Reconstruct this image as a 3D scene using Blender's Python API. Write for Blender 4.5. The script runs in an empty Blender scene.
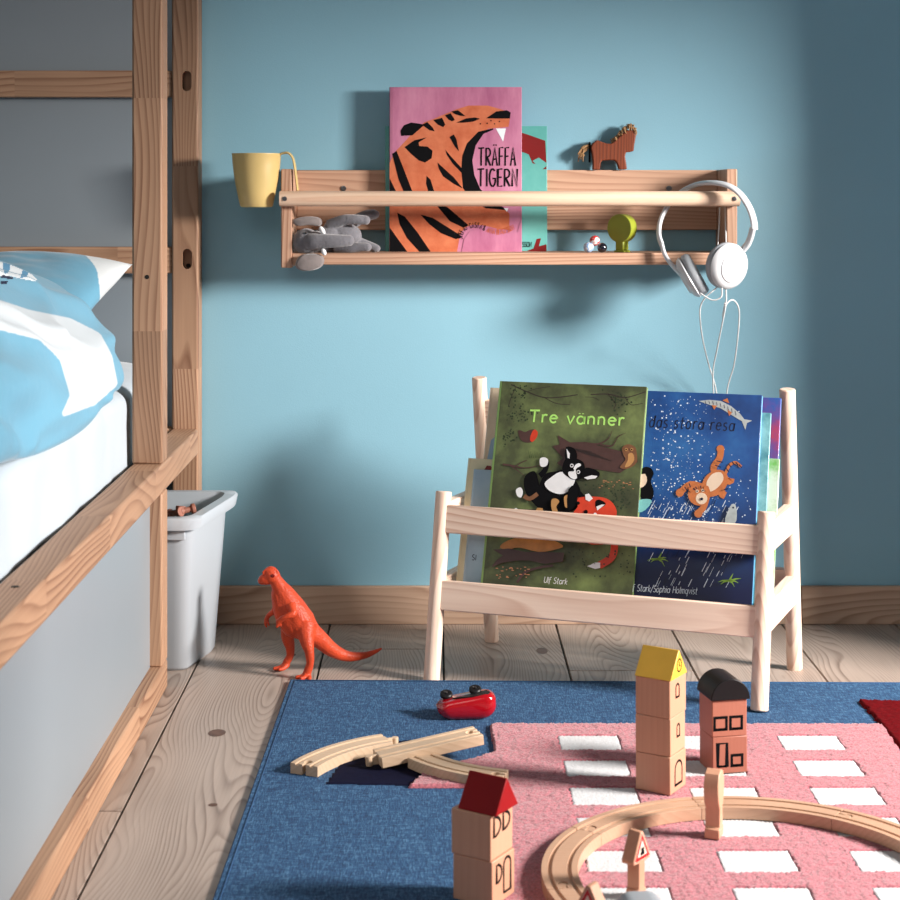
import bpy, bmesh, math, random
from mathutils import Vector, Matrix, noise
from mathutils.bvhtree import BVHTree
random.seed(7)
R = math.radians
C = bpy.context.scene.collection
scene = bpy.context.scene

# ------------------------------------------------------------------ camera, light, exposure
CAM = Vector((0, 0, 0.8)); F = 1700.0; VX, VY = 436.0, 193.0; WALL = 3.163
cd = bpy.data.cameras.new('camera'); cam = bpy.data.objects.new('camera', cd); C.objects.link(cam)
cam.location = CAM; cam.rotation_euler = (R(90), 0, 0)
cd.sensor_width = 36; cd.lens = F / 900 * 36; cd.shift_x = (450 - VX) / 900; cd.shift_y = -(450 - VY) / 900
cd.clip_start = 0.05
cd.dof.use_dof = True; cd.dof.focus_distance = 2.85; cd.dof.aperture_fstop = 11
scene.camera = cam
w = bpy.data.worlds.new('world'); scene.world = w; w.use_nodes = True
w.node_tree.nodes['Background'].inputs[0].default_value = (0.80, 0.82, 0.86, 1)
w.node_tree.nodes['Background'].inputs[1].default_value = 0.12

def area(name, loc, target, sx, sy, power, col):
    l = bpy.data.lights.new(name, 'AREA'); l.shape = 'RECTANGLE'; l.size = sx; l.size_y = sy; l.energy = power; l.color = col
    o = bpy.data.objects.new(name, l); C.objects.link(o); o.location = loc
    o.rotation_euler = (Vector(target) - Vector(loc)).to_track_quat('-Z', 'Y').to_euler(); return o
area('window_daylight', (2.4, 1.70, 1.30), (0.1, 2.8, 0.45), 0.56, 0.50, 205, (1.0, 0.93, 0.88))
area('front_fill', (-0.5, -0.8, 2.3), (0.0, 2.8, 0.4), 1.6, 1.2, 14, (1.0, 0.91, 0.84))  # soft fill lamp added on the camera side to lift the shadows
scene.view_settings.view_transform = 'Standard'; scene.view_settings.look = 'None'
scene.view_settings.exposure = 0.0; scene.view_settings.gamma = 1.0; scene.view_settings.use_curve_mapping = False

# ------------------------------------------------------------------ helpers
def P(px, py, Y): return Vector(((px - VX) * Y / F, Y, 0.8 - (py - VY) * Y / F))
def G(px, py, z=0.0):
    Y = F * (0.8 - z) / (py - VY); return Vector(((px - VX) * Y / F, Y, z))
def s2l(c):
    c = c / 255.0
    return c / 12.92 if c <= 0.04045 else ((c + 0.055) / 1.055) ** 2.4
def col(r, g, b): return (s2l(r), s2l(g), s2l(b), 1)

def newmat(name):
    m = bpy.data.materials.new(name); m.use_nodes = True
    nt = m.node_tree; return m, nt, nt.nodes['Principled BSDF']
def ramp(nt, stops):
    n = nt.nodes.new('ShaderNodeValToRGB'); e = n.color_ramp.elements
    while len(e) < len(stops): e.new(0.5)
    for i, (p, c) in enumerate(stops): e[i].position = p; e[i].color = c
    return n
def plain(name, c, rough=0.5, mott=0.06, scale=40, bump=0.0, bscale=200, spec=0.5, coat=0, metal=0, sheen=0, trans=0):
    m, nt, b = newmat(name)
    tc = nt.nodes.new('ShaderNodeTexCoord')
    n = nt.nodes.new('ShaderNodeTexNoise'); n.inputs['Scale'].default_value = scale; n.inputs['Detail'].default_value = 4
    nt.links.new(tc.outputs['Object'], n.inputs['Vector'])
    lo = tuple(x * (1 - mott) for x in c[:3]) + (1,); hi = tuple(min(1, x * (1 + mott)) for x in c[:3]) + (1,)
    r = ramp(nt, [(0.3, lo), (0.7, hi)])
    nt.links.new(n.outputs[0], r.inputs[0]); nt.links.new(r.outputs[0], b.inputs['Base Color'])
    b.inputs['Roughness'].default_value = rough; b.inputs['Specular IOR Level'].default_value = spec
    b.inputs['Coat Weight'].default_value = coat; b.inputs['Metallic'].default_value = metal
    b.inputs['Sheen Weight'].default_value = sheen; b.inputs['Transmission Weight'].default_value = trans
    if bump:
        n2 = nt.nodes.new('ShaderNodeTexNoise'); n2.inputs['Scale'].default_value = bscale; n2.inputs['Detail'].default_value = 3
        nt.links.new(tc.outputs['Object'], n2.inputs['Vector'])
        bp = nt.nodes.new('ShaderNodeBump'); bp.inputs['Strength'].default_value = bump; bp.inputs['Distance'].default_value = 0.002
        nt.links.new(n2.outputs[0], bp.inputs['Height']); nt.links.new(bp.outputs[0], b.inputs['Normal'])
    return m
def wood(name, c_dark, c_light, axis='Z', freq=55, stretch=0.06, dist=5, rough=0.55, var=0.5, sharp=0.5, attr=False, coat=0, joints=0):
    """pine: growth rings as warped bands, stretched along the grain axis"""
    m, nt, b = newmat(name); N = nt.nodes; L = nt.links
    tc = N.new('ShaderNodeTexCoord'); oi = N.new('ShaderNodeObjectInfo')
    mp = N.new('ShaderNodeMapping'); sc = [1, 1, 1]; sc['XYZ'.index(axis)] = stretch; mp.inputs['Scale'].default_value = sc
    add = N.new('ShaderNodeVectorMath'); add.operation = 'ADD'
    mul = N.new('ShaderNodeVectorMath'); mul.operation = 'MULTIPLY'; mul.inputs[1].default_value = (3.1, 5.3, 7.7)
    if attr:
        at = N.new('ShaderNodeAttribute'); at.attribute_name = 'rnd'; L.new(at.outputs['Vector'], mul.inputs[0]); mul.inputs[1].default_value = (9, 9, 9)
    else: L.new(oi.outputs['Random'], mul.inputs[0])
    L.new(tc.outputs['Object'], add.inputs[0]); L.new(mul.outputs[0], add.inputs[1]); L.new(add.outputs[0], mp.inputs['Vector'])
    if joints:      # finger-jointed lengths, each cut from another board
        sj = N.new('ShaderNodeSeparateXYZ'); L.new(add.outputs[0], sj.inputs[0])
        mj = N.new('ShaderNodeMath'); mj.operation = 'MULTIPLY'; mj.inputs[1].default_value = joints; L.new(sj.outputs[axis], mj.inputs[0])
        fj = N.new('ShaderNodeMath'); fj.operation = 'FLOOR'; L.new(mj.outputs[0], fj.inputs[0])
        wj = N.new('ShaderNodeTexWhiteNoise'); wj.noise_dimensions = '1D'; L.new(fj.outputs[0], wj.inputs['W'])
        add2 = N.new('ShaderNodeVectorMath'); add2.operation = 'ADD'; L.new(add.outputs[0], add2.inputs[0]); L.new(wj.outputs['Color'], add2.inputs[1]); add = add2
        L.new(add.outputs[0], mp.inputs['Vector'])
    n1 = N.new('ShaderNodeTexNoise'); n1.inputs['Scale'].default_value = 7; n1.inputs['Detail'].default_value = 1.5
    L.new(mp.outputs[0], n1.inputs['Vector'])
    s1 = N.new('ShaderNodeMath'); s1.operation = 'MULTIPLY'; s1.inputs[1].default_value = dist * 2.4
    L.new(n1.outputs[0], s1.inputs[0])
    sep = N.new('ShaderNodeSeparateXYZ'); L.new(add.outputs[0], sep.inputs[0])
    ax = [a for a in 'XYZ' if a != axis]
    sm = N.new('ShaderNodeMath'); sm.operation = 'MULTIPLY_ADD'; sm.inputs[1].default_value = freq
    L.new(sep.outputs[ax[0]], sm.inputs[0]); L.new(s1.outputs[0], sm.inputs[2])
    sm2 = N.new('ShaderNodeMath'); sm2.operation = 'MULTIPLY_ADD'; sm2.inputs[1].default_value = freq * 0.62
    L.new(sep.outputs[ax[1]], sm2.inputs[0]); L.new(sm.outputs[0], sm2.inputs[2])
    si = N.new('ShaderNodeMath'); si.operation = 'FRACT'; L.new(sm2.outputs[0], si.inputs[0])
    fall = N.new('ShaderNodeMapRange'); fall.inputs['From Min'].default_value = 1.0; fall.inputs['From Max'].default_value = 0.86; L.new(si.outputs[0], fall.inputs['Value'])
    pq = N.new('ShaderNodeMath'); pq.operation = 'POWER'; pq.inputs[1].default_value = 1.2 + 2 * sharp; L.new(si.outputs[0], pq.inputs[0])
    pr_ = N.new('ShaderNodeMath'); pr_.operation = 'MULTIPLY'; L.new(pq.outputs[0], pr_.inputs[0]); L.new(fall.outputs[0], pr_.inputs[1])
    nv = N.new('ShaderNodeTexNoise'); nv.inputs['Scale'].default_value = 18; nv.inputs['Detail'].default_value = 1; L.new(mp.outputs[0], nv.inputs['Vector'])
    mv = N.new('ShaderNodeMapRange'); mv.inputs['From Min'].default_value = .3; mv.inputs['From Max'].default_value = .7; mv.inputs['To Min'].default_value = .45; mv.inputs['To Max'].default_value = 1.5; L.new(nv.outputs[0], mv.inputs['Value'])
    pw = N.new('ShaderNodeMath'); pw.operation = 'MULTIPLY'; L.new(pr_.outputs[0], pw.inputs[0]); L.new(mv.outputs[0], pw.inputs[1])
    # fine fibres
    mp2 = N.new('ShaderNodeMapping'); sc2 = [260, 260, 260]; sc2['XYZ'.index(axis)] = 8; mp2.inputs['Scale'].default_value = sc2
    L.new(add.outputs[0], mp2.inputs['Vector'])
    n2 = N.new('ShaderNodeTexNoise'); n2.inputs['Scale'].default_value = 1; n2.inputs['Detail'].default_value = 2
    L.new(mp2.outputs[0], n2.inputs['Vector'])
    mx = N.new('ShaderNodeMath'); mx.operation = 'MULTIPLY_ADD'; mx.inputs[1].default_value = 0.3; 
    L.new(n2.outputs[0], mx.inputs[0]); sv = N.new('ShaderNodeMath'); sv.operation = 'MULTIPLY'; sv.inputs[1].default_value = var
    L.new(pw.outputs[0], sv.inputs[0]); L.new(sv.outputs[0], mx.inputs[2])
    r = ramp(nt, [(0.05, c_light), (0.95, c_dark)]); L.new(mx.outputs[0], r.inputs[0])
    # broad tone change
    n3 = N.new('ShaderNodeTexNoise'); n3.inputs['Scale'].default_value = 2.2; L.new(add.outputs[0], n3.inputs['Vector'])
    hs = N.new('ShaderNodeHueSaturation'); L.new(r.outputs[0], hs.inputs['Color'])
    mr3 = N.new('ShaderNodeMapRange'); mr3.inputs['From Min'].default_value = 0.3; mr3.inputs['From Max'].default_value = 0.7
    mr3.inputs['To Min'].default_value = 0.86; mr3.inputs['To Max'].default_value = 1.12
    L.new(n3.outputs[0], mr3.inputs['Value']); L.new(mr3.outputs[0], hs.inputs['Value'])
    if joints:
        mrj = N.new('ShaderNodeMapRange'); mrj.inputs['To Min'].default_value = .72; mrj.inputs['To Max'].default_value = 1.1; L.new(wj.outputs['Value'], mrj.inputs['Value'])
        hj = N.new('ShaderNodeHueSaturation'); L.new(hs.outputs[0], hj.inputs['Color']); L.new(mrj.outputs[0], hj.inputs['Value']); hs = hj
    L.new(hs.outputs[0], b.inputs['Base Color'])
    b.inputs['Roughness'].default_value = rough; b.inputs['Specular IOR Level'].default_value = 0.35; b.inputs['Coat Weight'].default_value = coat
    bp = N.new('ShaderNodeBump'); bp.inputs['Strength'].default_value = 0.15; bp.inputs['Distance'].default_value = 0.001
    L.new(mx.outputs[0], bp.inputs['Height']); L.new(bp.outputs[0], b.inputs['Normal'])
    return m

def link(name, bm, mats, parent=None, smooth=False, bevel=0, seg=2, auto=None):
    me = bpy.data.meshes.new(name)
    bmesh.ops.recalc_face_normals(bm, faces=bm.faces)
    bm.to_mesh(me); bm.free()
    if not isinstance(mats, (list, tuple)): mats = [mats]
    for m in mats: me.materials.append(m)
    if smooth:
        for p in me.polygons: p.use_smooth = True
    if auto is not None:
        me.set_sharp_from_angle(angle=R(auto))
    o = bpy.data.objects.new(name, me); C.objects.link(o)
    if parent: o.parent = parent
    if bevel:
        b = o.modifiers.new('bevel', 'BEVEL'); b.width = bevel; b.segments = seg; b.limit_method = 'ANGLE'; b.angle_limit = R(40); b.harden_normals = False
        for p in me.polygons: p.use_smooth = True
        me.set_sharp_from_angle(angle=R(35)) if auto is None else None
    return o
def tag(o, label, cat=None, group=None, kind=None):
    if label: o['label'] = label
    if cat: o['category'] = cat
    if group: o['group'] = group
    if kind: o['kind'] = kind
    return o
def thing(name, label, cat, loc=(0, 0, 0), rz=0, group=None, M=None):
    o = bpy.data.objects.new(name, None); C.objects.link(o); o.empty_display_size = 0.05
    if M is not None: o.matrix_world = M
    else: o.location = loc; o.rotation_euler = (0, 0, rz)
    return tag(o, label, cat, group)
def struct(o): o['kind'] = 'structure'; return o
BM = bmesh.new
def box(bm, x0, x1, y0, y1, z0, z1, mi=0, M=None):
    v = [bm.verts.new(Vector(p)) for p in ((x0,y0,z0),(x1,y0,z0),(x1,y1,z0),(x0,y1,z0),(x0,y0,z1),(x1,y0,z1),(x1,y1,z1),(x0,y1,z1))]
    if M is not None:
        for q in v: q.co = M @ q.co
    for f in ((0,3,2,1),(4,5,6,7),(0,1,5,4),(1,2,6,5),(2,3,7,6),(3,0,4,7)):
        bm.faces.new([v[i] for i in f]).material_index = mi
    return bm
def ring_basis(d):
    d = d.normalized(); a = Vector((0, 0, 1)) if abs(d.z) < 0.9 else Vector((1, 0, 0))
    u = d.cross(a).normalized(); return u, d.cross(u).normalized()
def tube(bm, pts, rad, n=12, caps=True, flat=None, mi=0, up=None):
    """sweep an ellipse along a polyline; rad is a number or one per point; flat=(ru,rv) scales the two axes"""
    pts = [Vector(p) for p in pts]; k = len(pts)
    rad = [rad] * k if not hasattr(rad, '__len__') else rad
    u = v = None; rings = []
    for i, p in enumerate(pts):
        d = (pts[min(i + 1, k - 1)] - pts[max(i - 1, 0)]).normalized()
        if u is None:
            if up is not None: u = (Vector(up) - d * d.dot(Vector(up))).normalized(); v = d.cross(u)
            else: u, v = ring_basis(d)
        else:
            u = (u - d * u.dot(d)).normalized(); v = d.cross(u).normalized()
        a, b = flat if flat else (1, 1)
        rings.append([bm.verts.new(p + u * (math.cos(t) * rad[i] * a) + v * (math.sin(t) * rad[i] * b)) for t in [2 * math.pi * j / n for j in range(n)]])
    for i in range(k - 1):
        for j in range(n):
            bm.faces.new((rings[i][j], rings[i][(j + 1) % n], rings[i + 1][(j + 1) % n], rings[i + 1][j])).material_index = mi
    if caps:
        bm.faces.new(rings[0][::-1]).material_index = mi; bm.faces.new(rings[-1]).material_index = mi
    return bm
def spline(pts, n=8, closed=False):
    pts = [Vector(p) for p in pts]; out = []; k = len(pts)
    rng = range(k if closed else k - 1)
    for i in rng:
        g = (lambda j: pts[j % k]) if closed else (lambda j: pts[max(0, min(k - 1, j))])
        p0, p1, p2, p3 = g(i - 1), g(i), g(i + 1), g(i + 2)
        for s in range(n):
            t = s / n
            out.append(0.5 * ((2 * p1) + (p2 - p0) * t + (2 * p0 - 5 * p1 + 4 * p2 - p3) * t * t + (3 * p1 - p0 - 3 * p2 + p3) * t ** 3))
    if not closed: out.append(pts[-1])
    return out
def lathe(bm, prof, n=32, M=None, mi=0):
    """prof: (r, z) list revolved about z"""
    rings = []
    for r, z in prof:
        if r < 1e-6: rings.append([bm.verts.new((0, 0, z))])
        else: rings.append([bm.verts.new((r * math.cos(2 * math.pi * j / n), r * math.sin(2 * math.pi * j / n), z)) for j in range(n)])
    if M is not None:
        for g in rings:
            for q in g: q.co = M @ q.co
    for a, b in zip(rings, rings[1:]):
        for j in range(n):
            if len(a) == 1 and len(b) == 1: continue
            if len(a) == 1: f = (a[0], b[(j + 1) % n], b[j])
            elif len(b) == 1: f = (a[j], a[(j + 1) % n], b[0])
            else: f = (a[j], a[(j + 1) % n], b[(j + 1) % n], b[j])
            bm.faces.new(f).material_index = mi
    return bm
def prism(bm, poly, d0, d1, axis='Y', M=None, mi=0):
    """extrude a 2D polygon (x,z for axis Y; x,y for axis Z; y,z for axis X)"""
    def mk(p, d):
        q = Vector((p[0], d, p[1])) if axis == 'Y' else Vector((p[0], p[1], d)) if axis == 'Z' else Vector((d, p[0], p[1]))
        return bm.verts.new(M @ q if M is not None else q)
    a = [mk(p, d0) for p in poly]; b = [mk(p, d1) for p in poly]; n = len(poly)
    bm.faces.new(a[::-1]).material_index = mi; bm.faces.new(b).material_index = mi
    for i in range(n): bm.faces.new((a[i], a[(i + 1) % n], b[(i + 1) % n], b[i])).material_index = mi
    return bm
def ellipsoid(bm, c, r, M=None, n=20, mi=0):
    t = Matrix.Translation(Vector(c)) @ (M if M is not None else Matrix.Identity(4)) @ Matrix.Diagonal((r[0], r[1], r[2], 1))
    g = bmesh.ops.create_uvsphere(bm, u_segments=n, v_segments=max(8, n * 2 // 3), radius=1, matrix=t)
    return bm
def fused(name, bm, mat, parent, voxel, smooth=6, subsurf=0):
    """join overlapping lumps into one continuous skin"""
    me = bpy.data.meshes.new(name); bm.to_mesh(me); bm.free()
    o = bpy.data.objects.new(name, me); C.objects.link(o)
    r = o.modifiers.new('r', 'REMESH'); r.mode = 'VOXEL'; r.voxel_size = voxel; r.use_smooth_shade = True
    s = o.modifiers.new('s', 'SMOOTH'); s.factor = 0.5; s.iterations = smooth
    dg = bpy.context.evaluated_depsgraph_get(); me2 = bpy.data.meshes.new_from_object(o.evaluated_get(dg))
    o.modifiers.clear(); o.data = me2; bpy.data.meshes.remove(me)
    me2.materials.clear(); me2.materials.append(mat)
    for p in me2.polygons: p.use_smooth = True
    if parent: o.parent = parent
    return o
def boolcut(o, cutter_bm):
    me = bpy.data.meshes.new('c'); bmesh.ops.recalc_face_normals(cutter_bm, faces=cutter_bm.faces); cutter_bm.to_mesh(me); cutter_bm.free()
    c = bpy.data.objects.new('c', me); C.objects.link(c); c.parent = o.parent
    b = o.modifiers.new('b', 'BOOLEAN'); b.operation = 'DIFFERENCE'; b.solver = 'EXACT'; b.object = c
    dg = bpy.context.evaluated_depsgraph_get(); me2 = bpy.data.meshes.new_from_object(o.evaluated_get(dg))
    o.modifiers.clear(); o.data = me2; bpy.data.objects.remove(c); bpy.data.meshes.remove(me)
    return o

# flat prints: polygons given on a thing's own face plane y=0 (x right, z up), stacked in thin layers of ink
def hit(M, px, py, off=0.0):
    """where the sight line through a photo point meets the plane y=off of frame M, in that frame"""
    I = M.inverted(); o = I @ CAM; d = (I.to_3x3() @ Vector(((px - VX) / F, 1, -(py - VY) / F)))
    t = (off - o.y) / d.y; q = o + d * t; return (q.x, q.z)
class Ink:
    def __init__(s, eps=0.00012): s.bm = BM(); s.mats = []; s.layer = 1; s.eps = eps
    def mi(s, m):
        if m not in s.mats: s.mats.append(m)
        return s.mats.index(m)
    def poly(s, pts, m, smooth=0, up=True):
        if smooth: pts = [(p.x, p.y) for p in spline([(a, b, 0) for a, b in pts], smooth, True)]
        y = -s.eps * s.layer
        area2 = sum(pts[i][0] * pts[(i + 1) % len(pts)][1] - pts[(i + 1) % len(pts)][0] * pts[i][1] for i in range(len(pts)))
        if area2 < 0: pts = pts[::-1]
        try:
            f = s.bm.faces.new([s.bm.verts.new((a, y, b)) for a, b in pts]); f.material_index = s.mi(m)
        except Exception: pass
        if up: s.layer += 1
    def line(s, pts, wd, m, smooth=0, up=True, taper=False):
        if smooth: pts = [(p.x, p.y) for p in spline([(a, b, 0) for a, b in pts], smooth)]
        y = -s.eps * s.layer; k = s.mi(m); n = len(pts)
        L = []; Rr = []
        for i, p in enumerate(pts):
            a = Vector(pts[max(0, i - 1)]); b = Vector(pts[min(n - 1, i + 1)]); d = b - a
            if d.length < 1e-9: d = Vector((1, 0))
            d.normalize(); q = Vector((-d.y, d.x)) * wd / 2
            if 0 < i < n - 1:
                e = (Vector(pts[i]) - a); 
                if e.length > 1e-9: q *= min(1.6, 1 / max(0.3, e.normalized().dot(d)))
            if taper: q *= (1 - 0.85 * i / (n - 1))
            L.append(s.bm.verts.new((p[0] + q.x, y, p[1] + q.y))); Rr.append(s.bm.verts.new((p[0] - q.x, y, p[1] - q.y)))
        for i in range(n - 1):
            try: s.bm.faces.new((Rr[i], Rr[i + 1], L[i + 1], L[i])).material_index = k
            except Exception: pass
        if up: s.layer += 1
    def dot(s, c, r, m, n=10, ry=None, up=False):
        s.poly([(c[0] + r * math.cos(6.2832 * i / n), c[1] + (ry or r) * math.sin(6.2832 * i / n)) for i in range(n)], m, up=up)
    def done(s, name, parent):
        me = bpy.data.meshes.new(name); s.bm.to_mesh(me); s.bm.free()
        for m in s.mats: me.materials.append(m)
        # ink faces look along -y
        o = bpy.data.objects.new(name, me); C.objects.link(o); o.parent = parent
        return o

# single-line letters: (width, strokes) on a grid with cap height 1
def arc(cx, cy, rx, ry, a0, a1, n=8): return [(cx + rx * math.cos(R(a0 + (a1 - a0) * i / n)), cy + ry * math.sin(R(a0 + (a1 - a0) * i / n))) for i in range(n + 1)]
GL = {
 'T': (.55, [[(0,.98),(.55,1)], [(.28,1),(.26,0)]]),
 'R': (.5, [[(.04,0),(.06,1)], [(.0,.95)]+arc(.2,.74,.26,.24,80,-90)+[(.12,.48),(.48,0)]]),
 'A': (.5, [[(0,0),(.26,1),(.48,0)], [(.08,.36),(.42,.38)]]),
 'Ä': (.5, [[(0,0),(.26,1),(.48,0)], [(.08,.36),(.42,.38)], [(.14,1.12),(.14,1.19)], [(.36,1.12),(.36,1.19)]]),
 'F': (.42, [[(.04,0),(.06,1),(.42,1.02)], [(.05,.52),(.36,.54)]]),
 'I': (.14, [[(.08,0),(.08,1)]]),
 'G': (.52, [arc(.28,.5,.26,.5,50,330,12)+[(.5,.45),(.28,.45)]]),
 'E': (.42, [[(.42,1),(.05,.98),(.05,0),(.42,.02)], [(.05,.52),(.36,.52)]]),
 'N': (.5, [[(.04,0),(.06,1),(.44,0),(.46,1)]]),
 'S': (.42, [arc(.22,.75,.18,.25,40,260,8)+arc(.2,.25,.2,.25,80,-150,8)]),
 'C': (.45, [arc(.26,.5,.24,.5,50,310,12)]),
 'B': (.45, [[(.04,0),(.04,1)]+arc(.18,.76,.2,.24,90,-90)+arc(.2,.26,.24,.26,90,-90)+[(.04,0)]]),
 'O': (.52, [arc(.26,.5,.25,.5,90,450,14)]),
 'U': (.5, [[(.04,1),(.04,.3)]+arc(.25,.28,.21,.28,180,360)+[(.46,1)]]),
 '&': (.5, [[(.5,0),(.1,.75)]+arc(.22,.82,.13,.18,180,0)+[(.06,.35)]+arc(.2,.2,.18,.2,150,300)+[(.48,.4)]]),
 'H': (.5, [[(.04,0),(.04,1)], [(.46,0),(.46,1)], [(.04,.5),(.46,.5)]]),
 'M': (.6, [[(.03,0),(.06,1),(.3,.3),(.54,1),(.57,0)]]),
 'r': (.32, [[(.06,.68),(.06,0)], [(.06,.42)]+arc(.22,.42,.15,.24,160,50)]),
 'e': (.46, [[(.05,.36),(.42,.38)]+arc(.24,.34,.19,.32,10,320,12)]),
 'v': (.42, [[(.02,.66),(.2,0),(.4,.66)]]),
 'n': (.44, [[(.06,.68),(.06,0)], [(.06,.4)]+arc(.22,.42,.16,.24,160,0)+[(.38,0)]]),
 'a': (.46, [arc(.22,.32,.19,.32,50,360,12)+[(.41,.64),(.42,0)]]),
 'ä': (.46, [arc(.22,.32,.19,.32,50,360,12)+[(.41,.64),(.42,0)], [(.14,.84),(.14,.9)], [(.32,.84),(.32,.9)]]),
 's': (.36, [arc(.18,.5,.13,.16,40,260,7)+arc(.17,.17,.15,.17,80,-150,7)]),
 't': (.34, [[(.16,.95),(.14,.1),(.2,0),(.3,.04)], [(0,.64),(.32,.66)]]),
 'o': (.46, [arc(.22,.32,.19,.32,90,450,12)]),
 'd': (.48, [arc(.22,.32,.19,.32,50,360,12)+[(.42,1.0),(.42,0)]]),
 'p': (.46, [[(.06,.66),(.06,-.35)], arc(.24,.32,.18,.32,180,-180,12)]),
 'h': (.44, [[(.06,1),(.06,0)], [(.06,.4)]+arc(.22,.42,.16,.24,160,0)+[(.38,0)]]),
 'i': (.16, [[(.08,.66),(.08,0)], [(.08,.85),(.08,.92)]]),
 'l': (.16, [[(.08,1),(.08,.08),(.14,0)]]),
 'f': (.3, [arc(.22,.82,.12,.18,40,180)+[(.1,-.2)], [(0,.6),(.28,.62)]]),
 'k': (.4, [[(.06,1),(.06,0)], [(.36,.62),(.08,.3),(.38,0)]]),
 'u': (.44, [[(.05,.66),(.05,.25)]+arc(.21,.24,.16,.24,180,340)+[(.39,.66),(.4,0)]]),
 'g': (.46, [arc(.22,.32,.19,.32,50,360,12)+[(.41,.6),(.4,-.15)]+arc(.22,-.18,.18,.18,0,-150)]),
 'm': (.62, [[(.06,.66),(.06,0)], [(.06,.42)]+arc(.18,.44,.12,.22,160,0)+[(.3,0)], [(.3,.42)]+arc(.43,.44,.12,.22,160,0)+[(.55,0)]]),
 'q': (.46, [arc(.22,.32,.19,.32,50,360,12)+[(.41,.6),(.4,-.35)]]),
 '/': (.34, [[(0,-.15),(.32,1.05)]]),
 'L': (.42, [[(.05,1),(.05,0),(.42,0)]]),
 'D': (.5, [[(.04,0),(.04,1)]+arc(.12,.5,.36,.5,90,-90,10)+[(.04,0)]]),
}
def write(ink, text, m, org, ux, uz, wd, gap=.14, slant=0.0):
    """org=(x,z) of baseline start; ux=(dx,dz) of one cap height along the line; uz=(dx,dz) of one cap height upward"""
    x = 0
    for ch in text:
        if ch == ' ': x += .4; continue
        g = GL[ch]
        for st in g[1]:
            pts = [(org[0] + (x + a + slant * b) * ux[0] + b * uz[0], org[1] + (x + a + slant * b) * ux[1] + b * uz[1]) for a, b in st]
            ink.line(pts, wd, m, up=False)
        x += g[0] + gap
    ink.layer += 1
def twidth(text, gap=.14): return sum(.4 if c == ' ' else GL[c][0] + gap for c in text) - gap

# ------------------------------------------------------------------ materials
M_wall = plain('wall_paint', col(136, 184, 202), 0.7, 0.02, 3, 0.12, 500)
M_white = plain('white_paint', col(232, 234, 236), 0.6, 0.01, 5)
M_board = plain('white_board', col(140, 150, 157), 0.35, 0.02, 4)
M_bed = {a: wood('bed_pine_' + a, col(116, 76, 54), col(184, 146, 117), a, 120, 0.16, 9, var=.65, joints=2.7, sharp=.6) for a in 'XYZ'}
M_shelf = wood('shelf_pine', col(148, 102, 78), col(204, 166, 140), 'X', 110, 0.1, 9, var=.7)
M_shelfz = wood('shelf_pine_upright', col(148, 102, 78), col(204, 166, 140), 'Z', 110, 0.1, 9, var=.8)
M_rail = wood('pale_pine_rail', col(196, 150, 120), col(230, 202, 176), 'X', 90, 0.1, 7, var=.6)
M_stand = {a: wood('stand_pine_' + a, col(198, 154, 130), col(244, 220, 200), a, 110, 0.12, 8, var=.6) for a in 'XYZ'}
M_floor = wood('floor_pine', col(104, 86, 76), col(178, 162, 150), 'Y', 105, 0.17, 20, rough=0.42, var=.7, sharp=1.0, attr=True)
M_base = wood('baseboard_pine', col(150, 116, 94), col(206, 176, 152), 'X', 80, 0.16, 9, var=.6)
M_track = wood('beech', col(160, 122, 96), col(192, 156, 130), 'X', 160, 0.05, 4, var=.22, rough=.4)
M_pine_track = wood('pale_beech', col(172, 142, 114), col(206, 180, 152), 'X', 160, 0.05, 4, var=.3, rough=.45)
M_block = wood('beech_block', col(176, 124, 98), col(202, 152, 124), 'Z', 180, 0.04, 4, var=.15, rough=.45)
M_block2 = wood('red_beech_block', col(138, 84, 68), col(166, 106, 88), 'Z', 180, 0.04, 4, var=.15, rough=.45)
M_black = plain('black_ink', (0.004, 0.004, 0.005, 1), 0.7, 0, spec=.08)
M_red = plain('red_paint', col(140, 6, 12), 0.5, 0.05, spec=.2)
M_yellow = plain('yellow_paint', col(222, 174, 66), 0.4, 0.04)
M_roofblack = plain('black_paint', (0.008, 0.008, 0.009, 1), 0.4, 0.1, spec=.25)
M_screw = plain('screw_metal', col(120, 120, 122), 0.35, 0.05, metal=1)
M_gap = plain('dark_gap', (0.01, 0.008, 0.006, 1), 0.9, 0)

# ------------------------------------------------------------------ the room
bm = box(BM(), -2.6, 2.9, WALL, WALL + .1, -.05, 2.5); struct(link('wall_back', bm, M_wall))
WX = 1.2; WY0, WY1, WZ0, WZ1 = 1.60, 2.62, 0.22, 1.205      # unseen right wall added as a blocker; its opening shapes the key light
bm = BM()
prismlist = [(-1.5, WY0, -.05, 2.5), (WY1, WALL, -.05, 2.5), (WY0, WY1, -.05, WZ0), (WY0, WY1, WZ1, 2.5)]
for y0, y1, z0, z1 in prismlist: box(bm, WX, WX + .16, y0, y1, z0, z1)
struct(link('unseen_wall_right', bm, M_wall))
bm = BM()
for a in ((WY0, WY1, WZ0, WZ0 + .04), (WY0, WY1, WZ1 - .04, WZ1), (WY0, WY0 + .04, WZ0 + .04, WZ1 - .04), (WY1 - .04, WY1, WZ0 + .04, WZ1 - .04)):
    box(bm, WX + .05, WX + .11, *a)
struct(link('unseen_window_1', bm, M_white, bevel=.003))  # frame for the added opening, out of view

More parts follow.
